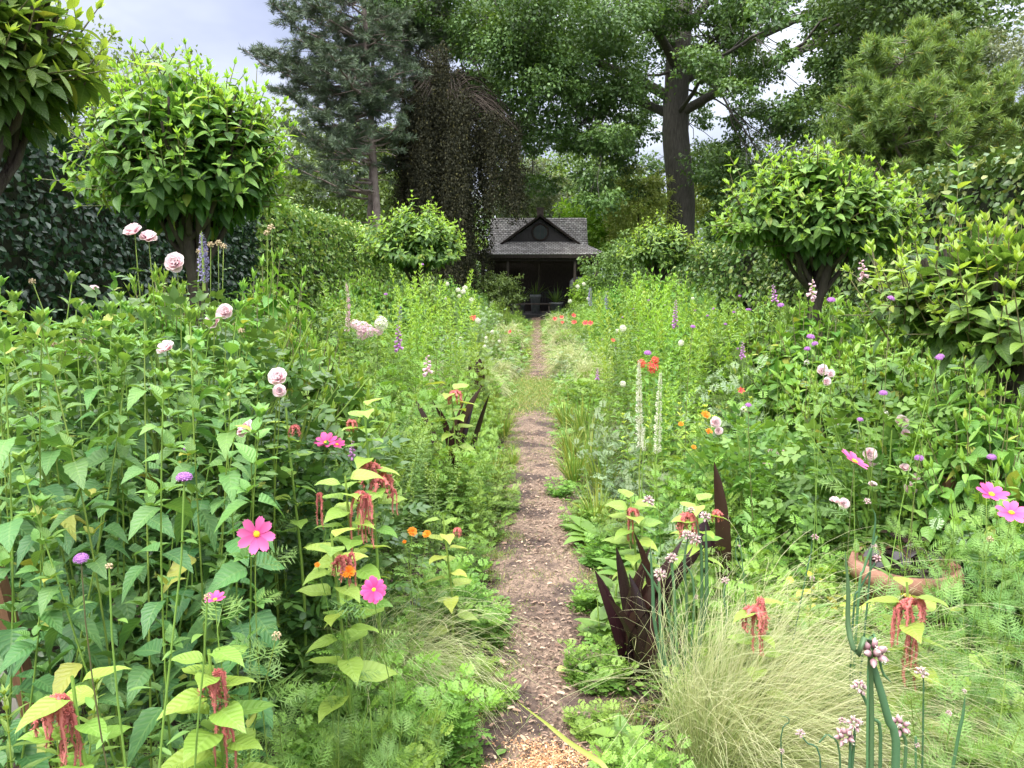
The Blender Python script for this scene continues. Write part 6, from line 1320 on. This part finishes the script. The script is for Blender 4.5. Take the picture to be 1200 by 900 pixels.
# hydrangea shrubs
HS = [dome_shrub(840+i, .75, .7, 1.15, 190, .125) for i in range(3)]
def hshrub(label, px, Y, sc, k): stand(HS[k], 'hydrangea_shrub', label, 'hydrangea shrub', (at(px, 600, Y)[0], Y, 0), k*2+px*.01, sc, 'broad-leaved hydrangea shrubs')
for a in [('tall hydrangea shrub hiding the trunk of the large round hydrangea tree', 222, 4.35, (.8, .8, 1.36), 1), ('tall hydrangea shrub right behind the paired pink roses', 300, 4.5, (.8, .8, 1.34), 2), ('hydrangea shrub beside the low pink roses on the rose side', 352, 4.1, (.72, .72, 1.22), 0), ('hydrangea shrub behind the roses under the big hydrangea tree', 265, 4.9, (.9, .9, 1.2), 1), ('hydrangea shrub on the outer side behind the tall roses', 165, 5.2, (1, 1, 1.2), 2), ('hydrangea shrub at the frame edge before the beech hedge', 40, 4.4, (1.0, 1, 1.2), 0), ('hydrangea shrub nestled between roses and ferny mass', 330, 5.9, (.9, .9, 1.08), 1),
          ('hydrangea shrub at the foot of the domed hydrangea tree', 935, 5.9, (1.0, .9, 1.16), 2), ('hydrangea shrub between the domed and nearest hydrangea trees', 1015, 5.4, (1.0, .9, 1.10), 0), ('hydrangea shrub below the nearest hydrangea tree', 1085, 4.9, (.85, .8, 1.0), 1), ('hydrangea shrub at the frame edge under the nearest hydrangea tree', 1168, 3.7, (.8, .62, .98), 2), ('hydrangea shrub in front of the nearest hydrangea tree trunk', 1085, 3.9, (.62, .6, .92), 1), ('low hydrangea shrub behind the white stake', 1120, 4.0, (.65, .6, .72), 0), ('hydrangea shrub closer in beside the shell-pink roses', 985, 4.8, (.6, .6, .92), 1), ('hydrangea shrub tucked at the hedge behind the violet bells', 880, 7.4, (1, 1, 1.1), 0)]:
    hshrub(a[0], a[1], a[2], a[3], a[4])
# ------------------------------------------------------------------ filler plants in drifts, labelled in order from the camera
LM = [leafy(860+i, 1.16, 9, T_NAR, .120, 'lime', 'stem', spread=.16, splay=.16, node=.045, n0=.12, rise=.35, small=.55, dens=.95, axil=.25) for i in range(3)]
UP = [leafy(870+i, 1.12, 8, [leaf_tpl(4, .38, .7, .15, .3)], .145, 'mid', 'stem', spread=.2, splay=.2, node=.055, n0=.12, rise=.25, small=.5, axil=.2) for i in range(3)]
FE = [ferny(880+i, 1.0, .42, 26, .15, 'fern', 11, None, .45, .55, 20) for i in range(4)]
FL = [ferny(890+i, 1.0, .55, 26, .24, 'fern', 10, [frond_tpl(4, .46, d_, 2, .8) for d_ in (.15, .35)], .7, .5, 24) for i in range(3)]
FG = [ferny(900+i, 1.0, .45, 20, .18, 'grey', 9, None, .5, .3, 16) for i in range(2)]
LA = [leafy(910+i, 1.0, 14, T_LAN, .075, 'mid', 'stem', spread=.24, splay=.3, node=.035, n0=.1, rise=.3, small=.6, whorl=3) for i in range(3)]
BR = []
for i in range(3):
    r3 = np.random.default_rng(920+i); mb = MB(); n = 26; a = np.arange(n)*2.4; up = .25+.9*r3.random(n)
    mb.place(T_AMA[0], np.stack([np.cos(a)*.02, np.sin(a)*.02, .03+.45*r3.random(n)*np.linspace(0, 1, n)], 1), np.stack([np.cos(a), np.sin(a), up], 1), np.stack([-np.cos(a)*up, -np.sin(a)*up, np.ones(n)], 1), .26*(.6+.5*r3.random(n)), age=.35*r3.random(n), rng=r3)
    ms = MB(); ms.tubes(np.array([[0, 0, 0], [0.01, 0, .3], [0, 0, .6]]), [.012, .009, .005], 6); BR.append([('stem', ms.mesh('stem', G['stem'])), ('foliage', mb.mesh('foliage', G['mid']))])
ST = [[('foliage', strap_clump(930+i, 90, 1.0, .018, 'strap', arch=.55, out=.55, rad=.09, tipage=.6)), ('old_blades', strap_clump(940+i, 14, .7, .016, 'bgy', arch=.9, out=1.0, rad=.08, tipage=1))] for i in range(3)]
SPEC = {'lime': (LM, 'lime_upright_plant', 'bright lime upright plant', 'leafy plant'), 'up': (UP, 'phlox_plant', 'mid-green upright leafy plant', 'phlox'), 'fern': (FE, 'ferny_plant', 'ferny bright green clump', 'ferny plant'),
        'low': (FL, 'parsley_plant', 'low frilly green clump', 'parsley'), 'grey': (FG, 'poppy_foliage_plant', 'grey-green cut-leaved clump', 'plant'), 'lan': (LA, 'tarragon_plant', 'bushy narrow-leaved clump', 'herb'),
        'broad': (BR, 'chard_plant', 'broad-leaved low rosette', 'leafy plant'), 'strap': (ST, 'daylily_plant', 'strap-leaved grassy clump', 'daylily'), 'shrub': (HS, 'garden_shrub', 'rounded leafy shrub', 'shrub'), 'rosef': (None, 'rose_shrub', 'leafy flowerless rose shrub', 'rose bush')}
RF = [rose_foliage(950+i, .6, .6, 1.0, 420, leafm='mid' if i else 'rose', lf=.14) for i in range(3)]; SPEC['rosef'] = (RF,)+SPEC['rosef'][1:]
FILL = []
def fill(sp, x, y, h, wd=None): FILL.append((sp, x, y, h, wd if wd is not None else (.55+.45*h)))
def pf(sp, px, Y, h, wd=None): fill(sp, at(px, 600, Y)[0], Y, h, wd)
# rose side, placed by hand near the camera
for a in [('low', 500, 2.42, .34, .36), ('low', 470, 2.2, .25, .30), ('low', 545, 2.8, .20, .25), ('low', 430, 2.05, .26, .3), ('broad', 455, 2.5, .30, .42), ('broad', 395, 2.0, .35, .5), ('low', 565, 3.3, .20, .25), ('low', 538, 3.5, .30, .32), ('fern', 515, 3.4, .42, .45), ('fern', 545, 4.0, .46, .5), ('fern', 565, 4.6, .48, .45),
          ('lan', 480, 4.0, .74, .75), ('lan', 445, 4.4, .90, .85), ('lan', 510, 4.6, .70, .7), ('fern', 535, 4.9, .62, .6), ('fern', 555, 5.6, .55, .5), ('lan', 420, 3.7, .75, .6), ('fern', 475, 5.0, .86, .8), ('lan', 425, 5.2, 1.0, .9), ('fern', 560, 6.3, .62, .55), ('fern', 455, 5.9, 1.0, .9), ('fern', 500, 6.1, .92, .8), ('fern', 400, 5.8, 1.12, .9), ('fern', 530, 6.9, .9, .7), ('fern', 430, 6.8, 1.18, 1), ('lime', 480, 7.2, 1.22, .9), ('fern', 565, 7.4, .6, .55),
          ('lime', 490, 8.4, 1.54, 1.0), ('lime', 510, 8.2, 1.58, 1.0), ('lime', 527, 8.7, 1.50, .95), ('lime', 500, 9.2, 1.5, .9), ('up', 400, 8.6, 1.52, 1.1), ('up', 420, 9.0, 1.42, 1.1), ('up', 440, 9.6, 1.3, 1.0), ('fern', 545, 8.3, 1.05, .9), ('strap', 577, 6.0, .42, .45), ('strap', 590, 7.8, .5, .5), ('strap', 570, 8.6, .6, .5), ('lime', 540, 7.8, 1.1, .7), ('lime', 465, 7.8, 1.25, .9), ('fern', 452, 7.9, 1.2, 1),
          ('low', 330, 1.9, .22, .3), ('low', 380, 2.25, .25, .3), ('low', 355, 1.75, .2, .28), ('low', 300, 1.65, .22, .3), ('lan', 215, 1.55, .3, .4), ('broad', 310, 2.1, .38, .42), ('grey', 170, 1.5, .28, .3), ('low', 130, 1.45, .25, .3), ('lan', 325, 3.6, .5, .6), ('fern', 330, 2.9, .5, .5), ('fern', 372, 3.3, .62, .6), ('low', 405, 1.72, .16, .24), ('broad', 345, 1.55, .14, .25),
          # feather-grass side near the camera
          ('broad', 722, 3.6, .44, .6), ('broad', 707, 3.3, .34, .5), ('shrub', 1165, 3.35, 1.0, .6), ('fern', 512, 4.95, .74, .7), ('fern', 548, 5.05, .66, .6), ('fern', 575, 5.2, .5, .4), ('low', 420, 2.6, .34, .4), ('fern', 455, 3.1, .42, .45), ('shrub', 480, 13.3, 1.35, .9), ('shrub', 500, 13.5, 1.4, .8), ('shrub', 768, 14.6, 1.6, .95), ('up', 785, 14.2, 1.5, 1.0), ('low', 700, 2.9, .2, .25), ('low', 690, 3.6, .16, .2), ('fern', 597, 5.2, .2, .25), ('strap', 602, 6.6, .3, .3), ('low', 655, 5.6, .15, .2), ('low', 575, 2.75, .12, .2), ('broad', 735, 2.45, .28, .42), ('broad', 722, 2.2, .24, .4), ('low', 748, 2.2, .22, .3), ('low', 700, 2.55, .12, .2), ('low', 790, 2.05, .24, .3), ('low', 705, 4.2, .2, .25), ('fern', 735, 4.3, .42, .4), ('low', 678, 4.8, .16, .22), ('strap', 672, 6.0, .52, .5), ('strap', 690, 6.4, .62, .6), ('strap', 668, 6.9, .5, .5), ('strap', 705, 5.6, .6, .55), ('strap', 683, 7.6, .7, .6), ('strap', 662, 8.4, .55, .5), ('strap', 700, 4.9, .5, .45), ('broad', 690, 5.1, .25, .5),
          ('grey', 712, 5.6, .7, .55), ('grey', 730, 5.2, .72, .6), ('grey', 745, 4.7, .62, .5), ('fern', 780, 4.2, .62, .6), ('fern', 800, 4.5, .75, .6), ('fern', 830, 4.0, .62, .6), ('lime', 715, 7.4, 1.18, .8), ('lime', 735, 7.6, 1.36, .9), ('lime', 752, 7.3, 1.50, .9), ('lime', 772, 7.7, 1.5, 1.0), ('lime', 760, 6.6, 1.28, .9), ('lime', 790, 6.9, 1.25, 1), ('lime', 730, 6.5, 1.12, .8), ('lime', 805, 7.4, 1.32, .9), ('up', 745, 8.8, 1.62, .9), ('up', 762, 8.6, 1.68, .9), ('up', 782, 6.0, 1.08, .9), ('lime', 825, 6.3, 1.2, .9), ('up', 755, 5.6, .92, .7), ('lime', 775, 5.2, .92, .7),
          ('fern', 860, 5.0, .82, .8), ('grey', 850, 5.6, .98, .9), ('fern', 900, 5.2, .9, .8), ('grey', 830, 6.0, 1.1, .9), ('grey', 880, 6.0, 1.05, 1.0), ('fern', 870, 4.2, .66, .7), ('fern', 935, 4.5, .75, .8), ('fern', 955, 3.9, .62, .65), ('fern', 915, 3.5, .55, .6), ('fern', 875, 3.4, .5, .55), ('fern', 985, 4.2, .7, .7), ('low', 945, 3.1, .42, .5), ('low', 895, 2.95, .36, .45), ('fern', 980, 3.3, .5, .55), ('low', 1010, 2.75, .38, .42), ('lan', 1120, 3.7, .78, .75), ('fern', 1090, 3.5, .72, .6), ('grey', 1175, 3.2, .72, .7), ('fern', 1190, 3.7, .86, .8), ('lan', 1150, 4.2, .9, .8), ('low', 1100, 2.55, .36, .4), ('fern', 1215, 3.0, .85, .7), ('low', 1150, 2.2, .42, .42), ('low', 1180, 1.75, .32, .4), ('low', 1110, 1.75, .25, .32), ('low', 1060, 1.9, .24, .3), ('low', 860, 2.6, .28, .4), ('low', 1135, 1.5, .18, .3), ('fern', 850, 3.1, .42, .5), ('grey', 800, 3.6, .5, .5), ('fern', 820, 3.4, .48, .5)]: pf(*a)
rq = np.random.default_rng(123)
# regular drifts further back
y = 7.0
while y < 31:
    for sd_ in (-1, 1):
        st_ = .55+.02*y
        e = .56+.10*rq.random(); fill(['low', 'fern', 'strap', 'low', 'lan'][rq.integers(5)], sd_*e, y+rq.normal()*.1, .28+.22*rq.random(), .42)
        for xx, hh in ((.95, .62), (1.45, .88), (2.05, 1.08), (2.7, 1.2), (3.4, 1.32)):
            if y < 9.5 and xx < (2.4 if sd_ < 0 else 2.2): continue
            x = xx+rq.normal()*.12; h = hh*(.85+.35*rq.random())
            sp = (['fern', 'fern', 'grey', 'lan', 'up', 'lime'] if xx < 1.8 else ['up', 'shrub', 'rosef', 'fern', 'rosef', 'shrub'])[rq.integers(6)]
            fill(sp, sd_*x, y+rq.normal()*.15, h, (.55+.35*h)*(.75 if sp in ('shrub', 'rosef') else 1))
    y += st_+.12
y = 3.6
while y < 7.2:
    for sd_, x0 in ((-1, 2.2), (1, 2.7)):
        for xx in (x0+.0, x0+.75, x0+1.35):
            fill(['rosef', 'shrub', 'up', 'rosef'][rq.integers(4)], sd_*(xx+rq.normal()*.1), y+rq.normal()*.1, .95+.2*rq.random(), .8)
    y += .8
FILL.sort(key=lambda f: f[2]); cnt = {}
LANE = ['edging the path', 'mid-bed', 'by the hedge']
for i, (sp, x, y, h, wd) in enumerate(FILL):
    pr, nm, desc, cat = SPEC[sp]; side = 'on the rose side' if x < 0 else 'on the feather-grass side'; ln = 0 if abs(x) < .8 else (1 if abs(x) < 2.2 else 2); k = (sp, side, ln); cnt[k] = cnt.get(k, 0)+1
    stand(pr[i % len(pr)], nm, '%s %s %s, %s from the camera' % (desc, LANE[ln], side, nth(cnt[k])), cat, (x, y, -.015), (i*2.39) % 6.28, (wd, wd, h), '%ss %s %s' % (desc, LANE[ln], side), .07)
# low undergrowth between the plants
def under(n, sgn, seed, m, tp, name, label, s0, zmax, ymin=1.1):
    r4 = np.random.default_rng(seed); y = ymin+29*r4.random(n)**1.7; x = sgn*(.25+.06*np.sin(y*5+seed)+4.1*r4.random(n)**1.2); x = x+path_x(y); cl = np.sin(x*5+seed)+np.sin(y*4.1+x*2)+np.sin(y*1.3); k = cl+r4.normal(size=n)*.8 > -.6; x, y = x[k], y[k]; n = len(x)
    amp = np.clip((np.abs(x)-.22)/.85, .10, 1); z = zmax*amp*r4.random(n)**1.2; mb = MB(); mb.place(tp, np.stack([x, y, z], 1), np.stack([r4.normal(size=n), r4.normal(size=n), .5*r4.random(n)], 1), r4.normal(size=(n, 3))*.35+Zv, s0*(.5+.8*r4.random(n))*(1+np.clip(y-5, 0, 30)*.06), age=r4.random(n)**2*.8, rng=r4)
    k = n//14; i = r4.integers(0, n, k); mb.ribbons(np.stack([np.stack([x[i]+.02, y[i], 0*z[i]], 1), np.stack([x[i], y[i], z[i]], 1)], 1), .003, rng=r4)
    thing(name, label, 'ground cover', kind='stuff', data=mb.mesh(name, G[m]))
under(22000, -1, 5, 'mid', T_LOW, 'undergrowth', 'low leafy ground cover filling the rose-side bed', .045, .34)
under(30000, 1, 6, 'mid', T_LOW, 'undergrowth', 'low leafy ground cover filling the feather-grass-side bed', .045, .32)
under(9000, -1, 7, 'fern', frond_tpl(4, .46, .2, 2, .8), 'weeds', 'ferny weeds between the plants of the rose-side bed', .085, .22)
under(9000, 1, 8, 'fern', frond_tpl(4, .46, .3, 2, .8), 'weeds', 'ferny weeds between the plants of the feather-grass-side bed', .085, .22)
r5 = np.random.default_rng(9)
for sgn, lab in ((-1, 'tall grass blades threaded through the rose-side plants'), (1, 'tall grass blades threaded through the feather-grass-side plants')):
    n = 5200; y = 1.8+14*r5.random(n)**1.6; x = path_x(y)+sgn*(.40+1.5*r5.random(n)**1.3); turf(n, x, y, .22, 'tall_grass', lab, r5, w=.0032)
